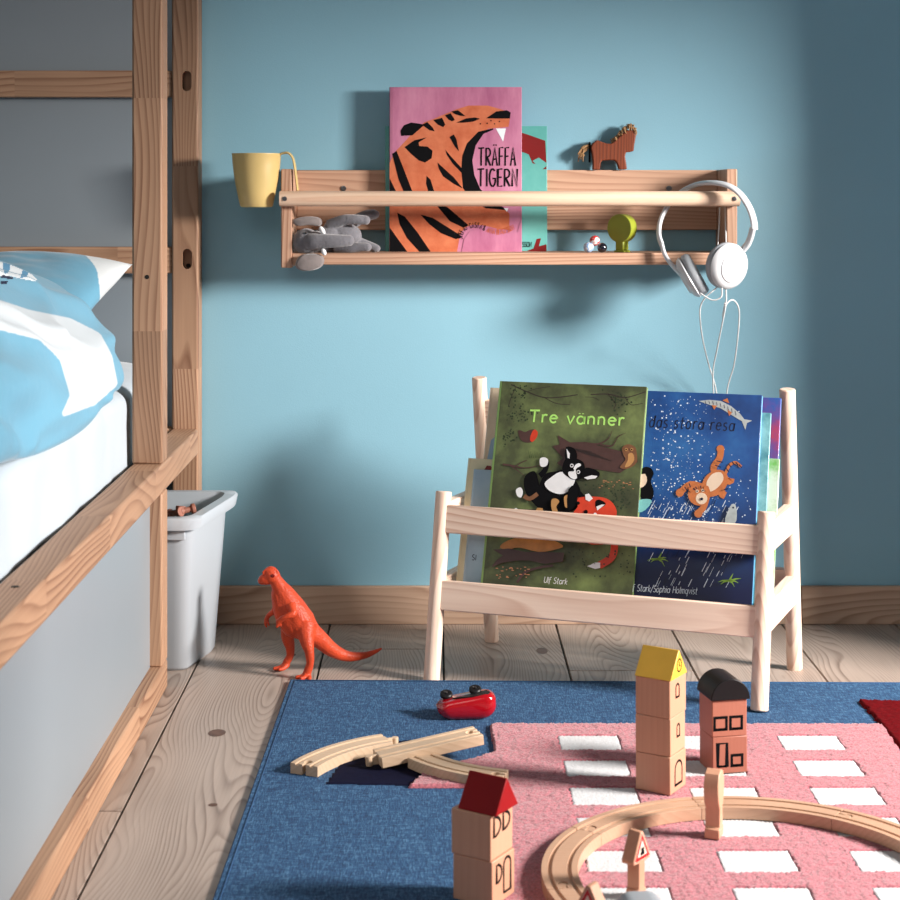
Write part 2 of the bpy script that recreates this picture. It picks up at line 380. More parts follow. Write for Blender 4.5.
# floor: pine boards running away from the camera
seams = [-0.406 + 0.2095 * k for k in range(-10, 9)]
joints = {9: [2.20, .4], 10: [1.1], 11: [2.982, 1.2], 12: [.9], 13: [2.847, .7], 8: [2.6]}
bm = BM(); lay = bm.loops.layers.float_vector.new('rnd') if False else None
rndv = []
def plank(x0, x1, y0, y1):
    g = .0009; c = .0012
    n0 = len(bm.verts)
    v = [bm.verts.new(p) for p in ((x0+g, y0+g, -.006), (x1-g, y0+g, -.006), (x1-g, y1-g, -.006), (x0+g, y1-g, -.006))]
    t = [bm.verts.new(p) for p in ((x0+g+c, y0+g+c, 0), (x1-g-c, y0+g+c, 0), (x1-g-c, y1-g-c, 0), (x0+g+c, y1-g-c, 0))]
    bm.faces.new(t)
    for i in range(4): bm.faces.new((v[i], v[(i+1) % 4], t[(i+1) % 4], t[i]))
    rv = (random.random(), random.random(), random.random()); rndv.extend([rv] * 8)
for i, x in enumerate(seams):
    ys = [-1.5] + sorted(joints.get(i, [random.uniform(0, 2.2)])) + [WALL]
    for a, b in zip(ys, ys[1:]): plank(x, min(x + .2095, WX), a, b) if x < WX - .01 else None
fl = link('floor', bm, M_floor); struct(fl)
at = fl.data.attributes.new('rnd', 'FLOAT_VECTOR', 'POINT')
for i, rv in enumerate(rndv): at.data[i].vector = rv
bm = box(BM(), -2.6, WX, -1.5, WALL, -.05, -.005); struct(link('subfloor', bm, M_gap)); bpy.data.objects['subfloor'].name = 'trim_1'
# knots in the boards: dark ovals in the wood itself
M_knot = plain('pine_knot', col(96, 70, 58), 0.5, 0.3, 60)
kn = BM()
for px, py, rx, ry in ((217, 733, .013, .017), (213, 805, .006, .006), (542, 651, .010, .02), (292, 655, .007, .008)):
    c = G(px, py); n = 16
    kn.faces.new([kn.verts.new((c.x + rx * math.cos(6.283*i/n), c.y + ry * math.sin(6.283*i/n), .0004)) for i in range(n)])
link('knot', kn, M_knot, fl)
bm = box(BM(), -2.6, .676, WALL - .012, WALL, 0, .0705); struct(link('baseboard_back', bm, M_base, bevel=.002))
bm = box(BM(), .678, WX, WALL - .012, WALL, 0, .0705); struct(link('baseboard_back', bm, M_base, bevel=.002))
bm = box(BM(), WX - .012, WX, -1.5, WALL - .013, 0, .0705); struct(link('baseboard_right', bm, M_white, bevel=.002))

# ------------------------------------------------------------------ bed
BX = -.4345; T = .0485                                   # outer plane and beam size
bed = thing('bed', 'low pine bed frame with white panels standing against the blue wall', 'bed', (BX - .45, 1.9, 0))
O = Vector(bed.location)
def part(name, x0, x1, y0, y1, z0, z1, m, parent=bed, bevel=.0035):
    bm = box(BM(), x0 - O.x, x1 - O.x, y0 - O.y, y1 - O.y, z0 - O.z, z1 - O.z); return link(name, bm, m, parent, bevel=bevel)
YN = 2.70; YR = 3.106; XI = BX - .90
part('post', BX - T, BX, YN, YN + .052, .369, 1.45, M_bed['Z'])
lp = part('lower_post', BX - T, BX, YN, YN + .052, .0465, .3225, M_bed['Z'])
rear = part('post', BX - T, BX, YR, WALL - .004, 0, 1.45, M_bed['Z'])
part('post', XI - T, XI, YR, WALL - .004, 0, 1.45, M_bed['Z'])
part('side_rail', BX - T, BX, .55, YR, .3225, .369, M_bed['Y'])
part('bottom_rail', BX - T, BX, .55, YN + .052, 0, .0465, M_bed['Y'])
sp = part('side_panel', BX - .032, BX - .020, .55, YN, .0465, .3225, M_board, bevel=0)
for z in (1.0, .677, .346):
    part('head_rail', XI, BX - T, YR + .004, YR + .03, z - .0243, z + .0243, M_bed['X'])
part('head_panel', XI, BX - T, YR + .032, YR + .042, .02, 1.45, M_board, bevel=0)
part('side_rail', XI - T, XI, .55, YR, .3225, .369, M_bed['Y'])
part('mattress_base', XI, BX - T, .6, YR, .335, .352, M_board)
# ends of the head rails that show between the posts
for z in (1.0, .677): part('rail_end', BX - T - .001, BX - T + .0015, YR - .022, YR - .001, z - .0243, z + .0243, M_bed['X'], bevel=.002) if False else None
# oval sockets in the rear post and a screw hole in the near post
def oval(cx, cz, rx, rz, y):
    return [(cx + (rx if math.cos(t) > 0 else -rx) * 0 + rx * math.cos(t), cz + (rz - rx) * (1 if math.sin(t) >= 0 else -1) + rx * math.sin(t)) for t in [2*math.pi*(i+.5)/24 for i in range(24)]]
cut = BM()
for px, py in ((186.5, 81), (187, 259), (187.2, 395)):
    if py > 300: continue
    c = P(px, py, YR); prism(cut, oval(c.x - O.x, c.z, .009, .0185, 0), YR - .01 - O.y, YR + .018 - O.y, 'Y')
boolcut(rear, cut)
for (x, z) in ((P(147, 277, YN).x, P(147, 277, YN).z),):
    b_ = lathe(BM(), [(0, 0), (.0035, 0), (.0035, .0006), (0, .0006)], 14, Matrix.Translation((x - O.x, YN - O.y + .0002, z)) @ Matrix.Rotation(R(90), 4, 'X'))
    link('screw_hole', b_, M_gap, bed)
c = P(187, 266, YR); b_ = lathe(BM(), [(0, 0), (.004, 0), (.004, .002), (0, .002)], 14, Matrix.Translation((c.x - O.x, YR + .0178 - O.y, c.z)) @ Matrix.Rotation(R(90), 4, 'X'))
link('bolt', b_, M_gap, bed)
for yy in (1.86, 1.35):                                  # bolt hole in the top of the side rail
    b_ = lathe(BM(), [(0, 0), (.0045, 0), (.0045, .0005), (0, .0005)], 14, Matrix.Translation((BX - .026 - O.x, yy - O.y, .3691)))
    link('bolt_hole', b_, M_gap, bed)

# mattress under a fitted sheet
M_sheet = plain('white_sheet', col(184, 197, 206), 0.85, 0.02, 6, 0.5, 30, sheen=.3)
def soft_slab(x0, x1, y0, y1, z0, z1, r, nx, ny, wob, seed):
    """rounded slab: section superellipse across x, rounded at both ends of y"""
    bm = BM(); rows = []
    for j in range(ny + 1):
        t = j / ny; y = y0 + (y1 - y0) * t
        e = min(1.0, min(y - y0, y1 - y) / r); e = math.sqrt(max(0, 1 - (1 - e) ** 2))
        row = []
        for i in range(nx):
            a = 2 * math.pi * i / nx; ca, sa = math.cos(a), math.sin(a); k = 2 / 6.0 if math.sin(a) > 0 else 2 / 26.0
            cx, cz = math.copysign(abs(ca) ** k, ca), math.copysign(abs(sa) ** k, sa)
            hx, hz = (x1 - x0) / 2 - r * (1 - e), (z1 - z0) / 2 * (.35 + .65 * e)
            p = Vector(((x0 + x1) / 2 + hx * cx, y, (z0 + z1) / 2 + hz * cz))
            w_ = noise.noise(Vector((p.x * 3, p.y * 9, p.z * 7 + seed))) * wob + noise.noise(Vector((p.x * 7, p.y * 26 + p.z * 12, p.z * 9 + seed))) * wob * .45
            p += Vector((cx, 0, max(cz, 0))) * (w_ - wob * .9); row.append(bm.verts.new(p))
        rows.append(row)
    for a, b in zip(rows, rows[1:]):
        for i in range(nx): bm.faces.new((a[i], a[(i+1) % nx], b[(i+1) % nx], b[i]))
    bm.faces.new(rows[0][::-1]); bm.faces.new(rows[-1]); return bm
mt = link('mattress', soft_slab(XI + .004, BX - T - .0015, .62, YR - .008, .353, .505, .04, 160, 150, .006, 2), M_sheet, smooth=True)
tag(mt, 'white sheeted mattress lying in the pine bed frame', 'mattress')

# duvet heaped over the mattress
def inpoly(x, y, poly):
    c = False; n = len(poly)
    for i in range(n):
        x1, y1 = poly[i]; x2, y2 = poly[(i + 1) % n]
        if (y1 > y) != (y2 > y) and x < (x2 - x1) * (y - y1) / (y2 - y1) + x1: c = not c
    return c
def proj(p): return VX + p.x / p.y * F, VY - (p.z - .8) / p.y * F
def printed_cloth(name, cb, cw, attr='print'):
    m, nt, b = newmat(name); a = nt.nodes.new('ShaderNodeAttribute'); a.attribute_name = attr
    r = ramp(nt, [(.42, cb), (.58, cw)]); nt.links.new(a.outputs['Fac'], r.inputs[0]); nt.links.new(r.outputs[0], b.inputs['Base Color'])
    b.inputs['Roughness'].default_value = .85; b.inputs['Sheen Weight'].default_value = .3
    tc = nt.nodes.new('ShaderNodeTexCoord'); n2 = nt.nodes.new('ShaderNodeTexNoise'); n2.inputs['Scale'].default_value = 45
    nt.links.new(tc.outputs['Object'], n2.inputs['Vector'])
    bp = nt.nodes.new('ShaderNodeBump'); bp.inputs['Strength'].default_value = .25; bp.inputs['Distance'].default_value = .004
    nt.links.new(n2.outputs[0], bp.inputs['Height']); nt.links.new(bp.outputs[0], b.inputs['Normal'])
    return m
M_duvet = printed_cloth('duvet_cloth', col(98, 156, 182), col(196, 206, 212))
def white_at(p):
    x, y = proj(p) if p.y > .5 else (0, 0)
    for poly in ((( -40,300),(0,300),(30,310),(70,318),(100,333),(112,355),(118,385),(95,405),(60,418),(70,395),(60,360),(40,340),(0,330),(-40,330)),
                 ((-60,460),(-60,350),(-20,345),(-5,380),(-15,430))):
        if inpoly(x, y, poly): return 1.0
    if x < -20 or x > 140: return 1.0 if noise.noise(Vector((p.x * 4, p.y * 4, 3))) > .08 else 0.0
    return 0.0
def soft_white(fn, p, r=2.2):
    k = p.y / F; return sum(fn(p + Vector((a * r * k, 0, b * r * k))) for a in (-1, -.5, 0, .5, 1) for b in (-1, -.5, 0, .5, 1)) / 25
bm = BM(); rows = []; NA, NY = 300, 360; ys0, ys1 = 1.15, 2.68
for j in range(NY + 1):
    t = j / NY; y = ys0 + (ys1 - ys0) * t
    e = min(1, (ys1 - y) / .15); e = math.sqrt(max(0.0, 1 - (1 - e) ** 2)); e2 = min(1, (y - ys0) / .1); e *= math.sqrt(max(0, 1 - (1 - e2) ** 2))
    top = .50 + .225 * (e * .97 + .03); row = []
    for i in range(NA):
        a = 2 * math.pi * i / NA; ca, sa = math.cos(a), math.sin(a); k = 2 / 2.15
        cx, cz = math.copysign(abs(ca) ** k, ca), math.copysign(abs(sa) ** k, sa)
        hx = .388 * (.72 + .28 * e) ; zc = .508
        bulge = .012 * math.sin(y * 9 + 1)
        z = zc + (cz * (top - zc) if cz > 0 else cz * -.010 * -1)
        z = zc + cz * (top - zc) if cz > 0 else zc + .004 + cz * .004
        if cz <= 0: z -= .040 * min(1, max(0, (-.85 + (hx + bulge) * cx + .481) / .012)) * (-cz) ** .5 * min(1, e * 2)
        p = Vector((-.85 + (hx + bulge) * cx, y + .10 * (1 - e) * 0, z))
        n1 = noise.noise(Vector((p.x * 2.2 + 4, p.y * 3.0 + p.z * 6, 1.3)))
        fold = 1 - abs(noise.noise(Vector((p.x * 3.0 - p.y * 2.0, (p.y * 1.0 + p.z * 4.2 + n1 * .5) * 3.4, 5.1))))
        fold2 = 1 - abs(noise.noise(Vector((p.x * 5 + 9, (p.y * .8 - p.z * 3.0 + n1 * .35) * 7.0, 2.2))))
        d = (fold ** 3) * .020 + (fold2 ** 3) * .015 + n1 * .014 - .014
        if cz > -.05: p += Vector((cx * .9, 0, max(.0, cz) * 1.0)) * d * (.25 + .75 * e)
        row.append(bm.verts.new(p))
    rows.append(row)
for a, b in zip(rows, rows[1:]):
    for i in range(NA): bm.faces.new((a[i], a[(i+1) % NA], b[(i+1) % NA], b[i]))
bm.faces.new(rows[0][::-1]); bm.faces.new(rows[-1])
bmesh.ops.smooth_vert(bm, verts=bm.verts, factor=.5, use_axis_x=True, use_axis_y=True, use_axis_z=True)
for _ in range(9): bmesh.ops.smooth_vert(bm, verts=bm.verts, factor=.5, use_axis_x=True, use_axis_y=True, use_axis_z=True)
wv = [soft_white(white_at, v.co) for v in bm.verts]
duv = link('duvet', bm, M_duvet, smooth=True)
tag(duv, 'crumpled light blue and white duvet with balloon print lying on the mattress', 'duvet')
at = duv.data.attributes.new('print', 'FLOAT', 'POINT')
for i, v_ in enumerate(wv): at.data[i].value = v_

# pillow leaning on the headboard
M_pillow = printed_cloth('pillow_cloth', col(100, 162, 190), col(216, 222, 224))
TR = Vector((-.543, 3.045, .672)); BR = Vector((-.59, 2.74, .555)); up = (TR - BR).normalized(); xr = Vector((1, -.06, 0)).normalized(); nr = xr.cross(up).normalized()
pw_, ph_ = .62, (TR - BR).length; pc = (TR + BR) / 2 - xr * pw_ / 2
bm = BM(); NX, NZ = 90, 60; gr = {}
for s in (1, -1):
    for i in range(NX + 1):
        for j in range(NZ + 1):
            u_, v_ = i / NX * 2 - 1, j / NZ * 2 - 1
            edge = (1 - u_ ** 4) * (1 - v_ ** 4); th = .055 * max(0, edge) ** .55
            cur = 1 - .07 * (1 - u_ * u_) * abs(v_) ; cux = 1 - .05 * (1 - v_ * v_) * abs(u_)
            pinch = noise.noise(Vector((u_ * 2.3, v_ * 2.3, 4 + s))) * .008 * max(0, edge) + noise.noise(Vector((u_ * 6, v_ * 9, 7))) * .003 * max(0, edge)
            p = pc + xr * (u_ * pw_ / 2 * cux) + up * (v_ * ph_ / 2 * cur) - nr * (s * th + pinch)
            if s == -1 and (i in (0, NX) or j in (0, NZ)): gr[(s, i, j)] = gr[(1, i, j)]
            else: gr[(s, i, j)] = bm.verts.new(p)
for s in (1, -1):
    for i in range(NX):
        for j in range(NZ):
            bm.faces.new([gr[(s, i, j)], gr[(s, i+1, j)], gr[(s, i+1, j+1)], gr[(s, i, j+1)]])
def pwhite(p):
    x, y = proj(p)
    return 1.0 if inpoly(x, y, ((66,236),(140,236),(140,320),(99,320),(100,290),(97,270),(92,262),(80,250))) else 0.0
wv = [soft_white(pwhite, v.co) for v in bm.verts]
pil = link('pillow', bm, M_pillow, smooth=True)
tag(pil, 'blue and white pillow leaning on the head end of the bed', 'pillow')
at = pil.data.attributes.new('print', 'FLOAT', 'POINT')
for i, v_ in enumerate(wv): at.data[i].value = v_
M_navy = plain('navy_print', col(22, 28, 58), .8, .05)
M_bprint = plain('blue_print', col(92, 148, 184), .8, .05)
M_wprint = plain('white_print', col(228, 236, 240), .8, .02)
def cloth_print(name, target, shapes):
    me = target.data; tree = BVHTree.FromPolygons([v.co for v in me.vertices], [tuple(p.vertices) for p in me.polygons])
    bm = BM(); mats = []
    for k, (pts, m) in enumerate(shapes):
        if m not in mats: mats.append(m)
        xs = [p[0] for p in pts]; ys = [p[1] for p in pts]; st = 1.0
        y = min(ys)
        gv = {}
        def vert(x, y):
            key = (round(x, 3), round(y, 3))
            if key not in gv:
                d = Vector(((x - VX) / F, 1, -(y - VY) / F)); h = tree.ray_cast(CAM, d.normalized())
                gv[key] = bm.verts.new(h[0] - d.normalized() * (.0006 + .0003 * k)) if h[0] is not None else None
            return gv[key]
        nx, ny = int((max(xs) - min(xs)) / st) + 1, int((max(ys) - min(ys)) / st) + 1
        for a in range(nx):
            for b in range(ny):
                x, y = min(xs) + a * st, min(ys) + b * st
                if inpoly(x + st / 2, y + st / 2, pts):
                    q = [vert(x, y), vert(x + st, y), vert(x + st, y + st), vert(x, y + st)]
                    if all(q): f = bm.faces.new(q); f.material_index = mats.index(m)
    return link(name, bm, mats, target, smooth=True)
cloth_print('balloon_print', duv, [
    ([(-8,262),(6,258),(18,261),(30,272),(38,280),(34,281),(22,279),(10,276),(0,276)], M_wprint),
    ([(3,262),(8,259),(11,263),(9,272),(5,274),(3,268)], M_bprint),
    ([(24,267),(29,271),(27,277),(20,278),(22,273)], M_bprint),
    ([(2,275),(13,277),(13,279),(1,278)], M_navy), ([(1,281),(8,281),(7,284),(1,284)], M_navy)])
cloth_print('balloon_print', pil if False else duv, [([(-8,240),(4,240),(12,246),(11,248),(5,247),(-4,243)], M_navy)])

# ------------------------------------------------------------------ toy bin between the posts
bn = thing('toy_bin', 'white translucent plastic storage bin standing beside the bed post', 'storage bin', (-.56, 2.89, 0))
def rounded(poly, r, n=5):
    out = []; k = len(poly)
    for i in range(k):
        p = Vector(poly[i]); a = (Vector(poly[i-1]) - p); b = (Vector(poly[(i+1) % k]) - p)
        q = min(r, a.length * .45, b.length * .45); A = p + a.normalized() * q; B = p + b.normalized() * q
        for s in range(n + 1):
            t = s / n; out.append(tuple((1-t)**2 * A + 2*t*(1-t) * p + t*t * B))
    return out
m_, nt_, b_ = newmat('bin_plastic')
b_.inputs['Base Color'].default_value = col(200, 207, 214); b_.inputs['Roughness'].default_value = .32
tl = nt_.nodes.new('ShaderNodeBsdfTranslucent'); tl.inputs['Color'].default_value = col(215, 225, 228)
mx_ = nt_.nodes.new('ShaderNodeMixShader'); mx_.inputs[0].default_value = .25
nt_.links.new(b_.outputs[0], mx_.inputs[1]); nt_.links.new(tl.outputs[0], mx_.inputs[2])
nt_.links.new(mx_.outputs[0], nt_.nodes['Material Output'].inputs['Surface']); M_bin = m_
rim = rounded([(-.80, 2.766), (-.386, 2.766), (-.350, 2.985), (-.352, 3.035), (-.80, 3.035)], .028)
def lerp_poly(f, dz):
    cx, cy = -.57, 2.90
    return [((cx + (x - cx) * f[0]), cy + (y - cy) * f[1]) for x, y in rim]
levels = [(.0, (.81, .54), 0), (.006, (.83, .58), 0), (.247, (.91, .90), 0), (.250, (.985, .985), 0), (.266, (1.0, 1.0), 0), (.270, (.985, .98), 0), (.270, (.90, .87), 0), (.262, (.895, .86), 0), (.012, (.80, .54), 0)]
bm = BM(); rings = []
for z, f, _ in levels:
    rings.append([bm.verts.new((x - bn.location.x, y - bn.location.y + (.02 if z < .2 else 0) * (1 - z / .2), z)) for x, y in lerp_poly(f, 0)])
for a, b in zip(rings, rings[1:]):
    for i in range(len(a)): bm.faces.new((a[i], a[(i+1) % len(a)], b[(i+1) % len(a)], b[i]))
bm.faces.new(rings[0][::-1]); bm.faces.new(rings[-1]); link('tub', bm, M_bin, bn, smooth=True, auto=50)
bm = box(BM(), -.47 + .56, -.41 + .56, 2.778 - 2.89, 2.786 - 2.89, .232, .249); link('rib', bm, M_bin, bn, bevel=.002)
M_toy = plain('brown_toy_wood', col(150, 98, 82), .5, .1)
M_green = plain('green_felt', col(120, 170, 130), .8, .1)
def spool(x, y, z, rz, ry, label):
    r_ = .0085
    t = link('toy_spool', lathe(BM(), [(0, -.014), (r_, -.014), (r_, -.008), (r_*.6, -.006), (r_*.6, .006), (r_, .008), (r_, .014), (0, .014)], 18,
             Matrix.Rotation(R(rz), 4, 'Z') @ Matrix.Rotation(R(ry), 4, 'Y')), M_toy, bevel=.001)
    t.location = (x, y, z); return tag(t, label, 'wooden toy', 'spools in the bin')
g = P(187, 510, 2.83); spool(g.x, 2.83, g.z, 20, 80, 'brown wooden spool on the pile in the bin, nearest the rim corner')
g = P(175, 513, 2.825); spool(g.x, 2.825, g.z, -30, 75, 'brown wooden spool in the bin, half hidden by the bed post')
g = P(180, 512, 2.86); spool(g.x, 2.86, g.z - .004, 60, 10, 'brown wooden spool in the bin between two others')
bm = BM(); ellipsoid(bm, (0, 0, 0), (.15, .070, .115), n=32)
for v in bm.verts: v.co += v.co.normalized() * noise.noise(v.co * 20) * .008
fc = link('felt_cushion', bm, M_green, smooth=True); fc.location = (-.57, 2.915, .130)
tag(fc, 'pale green soft toy showing faintly through the bin', 'soft toy')

# ------------------------------------------------------------------ wall shelf
SY0, SY1 = 3.045, WALL; SL, SR = -.2776, .5397
sh = thing('wall_shelf', 'pine wall shelf with a round front rail fixed to the blue wall', 'shelf', ((SL + SR) / 2, WALL, .67))
SO = Vector(sh.location)
def spart(name, x0, x1, y0, y1, z0, z1, m, bevel=.002):
    return link(name, box(BM(), x0 - SO.x, x1 - SO.x, y0 - SO.y, y1 - SO.y, z0 - SO.z, z1 - SO.z), m, sh, bevel=bevel)
spart('end_panel', SL, SL + .0195, SY0, SY1, .6657, .843, M_shelfz); spart('end_panel', SR - .0195, SR, SY0, SY1, .6657, .843, M_shelfz)
spart('back_board', SL + .0195, SR - .0195, SY1 - .020, SY1, .7317, .8425, M_shelf)
spart('shelf_board', SL + .0195, SR - .0195, SY0 + .004, SY1, .671, .6925, M_shelf)
RZ = .7898; RYC = SY0 - .0135
bm = BM(); tube(bm, [(SL - .001 - SO.x + (SR - SL + .002) * i / 12, RYC - SO.y, RZ - SO.z) for i in range(13)], .0136, 28); link('front_rail', bm, M_rail, sh, smooth=True, auto=50)
for x in (SL + .009, SR - .010):
    b_ = lathe(BM(), [(0, 0), (.0042, 0), (.0042, .0012), (.002, .0018), (0, .0012)], 16, Matrix.Translation((x - SO.x, RYC - .0133 - SO.y, RZ - SO.z)) @ Matrix.Rotation(R(90), 4, 'X'))
    link('screw', b_, M_screw, sh, smooth=True, auto=40)
for px in (343.5, 669):
    c = P(px, 188.5, SY1 - .02)
    b_ = lathe(BM(), [(0, 0), (.0052, 0), (.0052, .0012), (.002, .0018), (0, .0012)], 16, Matrix.Translation((c.x - SO.x, SY1 - .0203 - SO.y, c.z - SO.z)) @ Matrix.Rotation(R(90), 4, 'X'))
    link('screw', b_, M_screw, sh, smooth=True, auto=40)

# hanging cup
M_cup = plain('pale_yellow_plastic', col(214, 188, 124), .38, .02)
cp = thing('hanging_cup', 'pale yellow plastic cup hooked over the left end of the shelf', 'cup', (-.3225, 3.055, .7745))
prof = [(0, 0), (.0265, 0), (.0295, .0025), (.0345, .025), (.0395, .050), (.0425, .074), (.0440, .094), (.0448, .0955), (.0444, .0965), (.0426, .0955), (.0408, .072), (.037, .048), (.032, .025), (.028, .006), (0, .006)]
link('bowl', lathe(BM(), prof, 40), M_cup, cp, smooth=True, auto=60)
hp = spline([(.040, 0, .0945), (.052, 0, .098), (.060, 0, .0955), (.0665, 0, .085), (.0705, 0, .06), (.0740, 0, .03)], 6)
bm = BM(); tube(bm, hp, .0022, 12, flat=(1, 6), up=(0, 0, 1)); link('hook', bm, M_cup, cp, smooth=True, auto=60)

# ------------------------------------------------------------------ books
M_page = plain('paper', col(232, 226, 212), .8, .04, 90)
def cover_mat(name, stops, scale=8, rough=.35, stretch=(1, 1, 1), coat=.15):
    m, nt, b = newmat(name); tc = nt.nodes.new('ShaderNodeTexCoord'); mp = nt.nodes.new('ShaderNodeMapping'); mp.inputs['Scale'].default_value = stretch
    n = nt.nodes.new('ShaderNodeTexNoise'); n.inputs['Scale'].default_value = scale; n.inputs['Detail'].default_value = 5; n.inputs['Roughness'].default_value = .65
    nt.links.new(tc.outputs['Object'], mp.inputs['Vector']); nt.links.new(mp.outputs[0], n.inputs['Vector'])
    r = ramp(nt, stops); nt.links.new(n.outputs[0], r.inputs[0]); nt.links.new(r.outputs[0], b.inputs['Base Color'])
    b.inputs['Roughness'].default_value = rough; b.inputs['Coat Weight'].default_value = coat; return m
def book(name, label, M, wd, h, t, front, spine=None, page=None, group=None, groove=True):
    """x width from the spine, z height, front face at y=0, back at y=t"""
    spine = spine or front
    b = thing(name, label, 'book', group=group, M=M)
    link('front_cover', box(BM(), .0045 if groove else 0, wd, 0, .0022, 0, h), front, b, bevel=.0006)
    link('back_cover', box(BM(), .0045 if groove else 0, wd, t - .0022, t, 0, h), spine, b, bevel=.0006)
    bm = BM(); pr = [(.0045, 0), (.0012, .0004), (0, t * .25), (-.0006, t * .5), (0, t * .75), (.0012, t - .0004), (.0045, t), (.0045, t - .002), (.0022, t * .5), (.0045, .002)]
    prism(bm, pr, 0, h, 'Z'); link('spine', bm, spine, b, smooth=True, auto=45)
    link('page_block', box(BM(), .005, wd - .004, .0023, t - .0023, .003, h - .003), page or M_page, b)
    return b
# --- pink tiger book on the shelf
TM = Matrix.Translation(P(389.5, 252.3, 3.1155)) @ Matrix.Rotation(R(-.5), 4, 'X')
TW, TH = .2425, .3030
M_pink = cover_mat('pink_cover', [(.3, col(160, 84, 122)), (.55, col(196, 126, 156)), (.75, col(212, 150, 176))], 9, stretch=(1.6, 1, .5))
M_orange = cover_mat('tiger_orange', [(.3, col(186, 92, 58)), (.7, col(214, 128, 90))], 30)
M_pinkl = plain('light_pink_print', col(240, 176, 200), .4, .04)
tb = book('picture_book', 'pink picture book with a roaring orange tiger, standing on the wall shelf', TM, TW, TH, .012, M_pink)
def tz(p): return ((p[0] - 97) / 623 * TW, (862 - p[1]) / 777 * TH)
k = Ink()
k.poly([tz(p) for p in [(97.5,440),(125,388),(175,335),(215,290),(262,250),(300,237),(350,215),(410,190),(470,172),(560,172),(610,186),(668,205),(664,235),(658,272),(600,278),(560,281),(500,450),(560,640),(645,660),(662,682),(661,756),(605,752),(545,736),(490,732),(455,745),(430,775),(415,861),(97.5,861)]], M_orange)
k.poly([tz(p) for p in [(585,279),(515,295),(462,350),(439,410),(435,480),(443,560),(480,615),(550,655),(645,664),(640,640),(600,400)]], M_black)
k.poly([tz(p) for p in [(597,281),(540,305),(503,360),(487,430),(497,500),(525,565),(580,620),(640,655),(668,640),(668,300),(660,272)]], M_pink)
for pts in ([(205,312),(152,315),(149,290),(165,265),(200,252),(235,257),(262,262)],
            [(168,368),(215,335),(272,322),(235,345),(236,362),(275,365),(300,385),(295,420),(265,440),(235,430),(200,400)],
            [(250,262),(275,250),(300,275),(310,293),(285,288)], [(303,240),(345,230),(360,262),(350,273),(325,262)], [(358,218),(385,208),(405,240),(392,246),(375,238)],
            [(388,200),(420,194),(455,222),(430,220),(405,212)], [(412,252),(460,232),(500,228),(524,234),(490,248),(440,253)], [(552,232),(600,200),(650,194),(668,205),(664,233),(600,233)],
            [(380,320),(400,308),(412,330),(424,387),(405,365)], [(360,380),(385,410),(440,470),(440,492),(395,445),(368,405)], [(323,440),(350,465),(400,510),(442,562),(400,540),(350,505),(330,470)],
            [(272,503),(290,520),(312,590),(285,590),(270,540)], [(110,400),(130,385),(160,460),(210,590),(170,590),(140,520)],
            [(133,676),(170,695),(230,770),(292,861),(240,861),(180,795),(145,730)], [(243,685),(300,700),(380,750),(440,788),(410,800),(340,772),(285,730)], [(310,630),(370,650),(440,710),(470,735),(445,746),(380,715)],
            [(98,745),(130,790),(182,861),(98,861)], [(98,515),(130,580),(98,580)]):
    k.poly([tz(p) for p in pts], M_black, up=False)
k.layer += 1
for c in ((525,258),(557,256),(575,243),(592,258),(615,247)): k.dot(tz(c), .0013, M_black)
k.poly([tz(p) for p in [(598,280),(645,280),(632,342)]], M_wprint); k.poly([tz(p) for p in [(636,655),(656,655),(650,672)]], M_wprint)
k.poly([tz(p) for p in [(437,861),(448,800),(475,762),(520,745),(560,745),(600,770),(655,775),(700,765),(718,700),(718,861)]], M_pink)
def cap(px): return px / 777 * TH
def tline(s, x0, x1, yb, ch, wdt):
    n = twidth(s); sx = (x1 - x0) / 623 * TW / n; a = tz((x0, yb)); write(k, s, M_black, a, (sx, 0), (0, cap(ch)), wdt)
tline('TRÄFFA', 516, 692, 455, 84, .0028); tline('TIGERN', 512, 702, 552, 82, .0028)
M_auth = plain('orange_lettering', col(196, 96, 60), .5, 0)
s_ = 'STEFAN CASTA & ANNA BENGTSSON'; pth = [(440, 800), (448, 770), (470, 752), (505, 746), (535, 757), (570, 772), (610, 778), (650, 770), (690, 752)]
sp_ = spline([(a, b, 0) for a, b in pth], 12)
cum = [0]
for a, b in zip(sp_, sp_[1:]): cum.append(cum[-1] + (b - a).length)
tot = twidth(s_); x = 0
for n_, ch in enumerate(s_):
    if ch != ' ':
        d = x / tot * cum[-1]; j = next((i for i in range(len(cum) - 1) if cum[i + 1] >= d), len(cum) - 2)
        a = sp_[j]; dr = (sp_[j+1] - sp_[j]).normalized(); un = Vector((dr.y, -dr.x)); sc = cum[-1] / tot
        for st in GL[ch][1]:
            k.line([tz((a.x + dr.x * q * sc + un.x * w_ * 24, a.y + dr.y * q * sc + un.y * w_ * 24)) for q, w_ in st], .0011, M_black if n_ < 14 else M_auth, up=False)
        x += GL[ch][0] + .14
    else: x += .4
k.done('tiger_cover_print', tb)
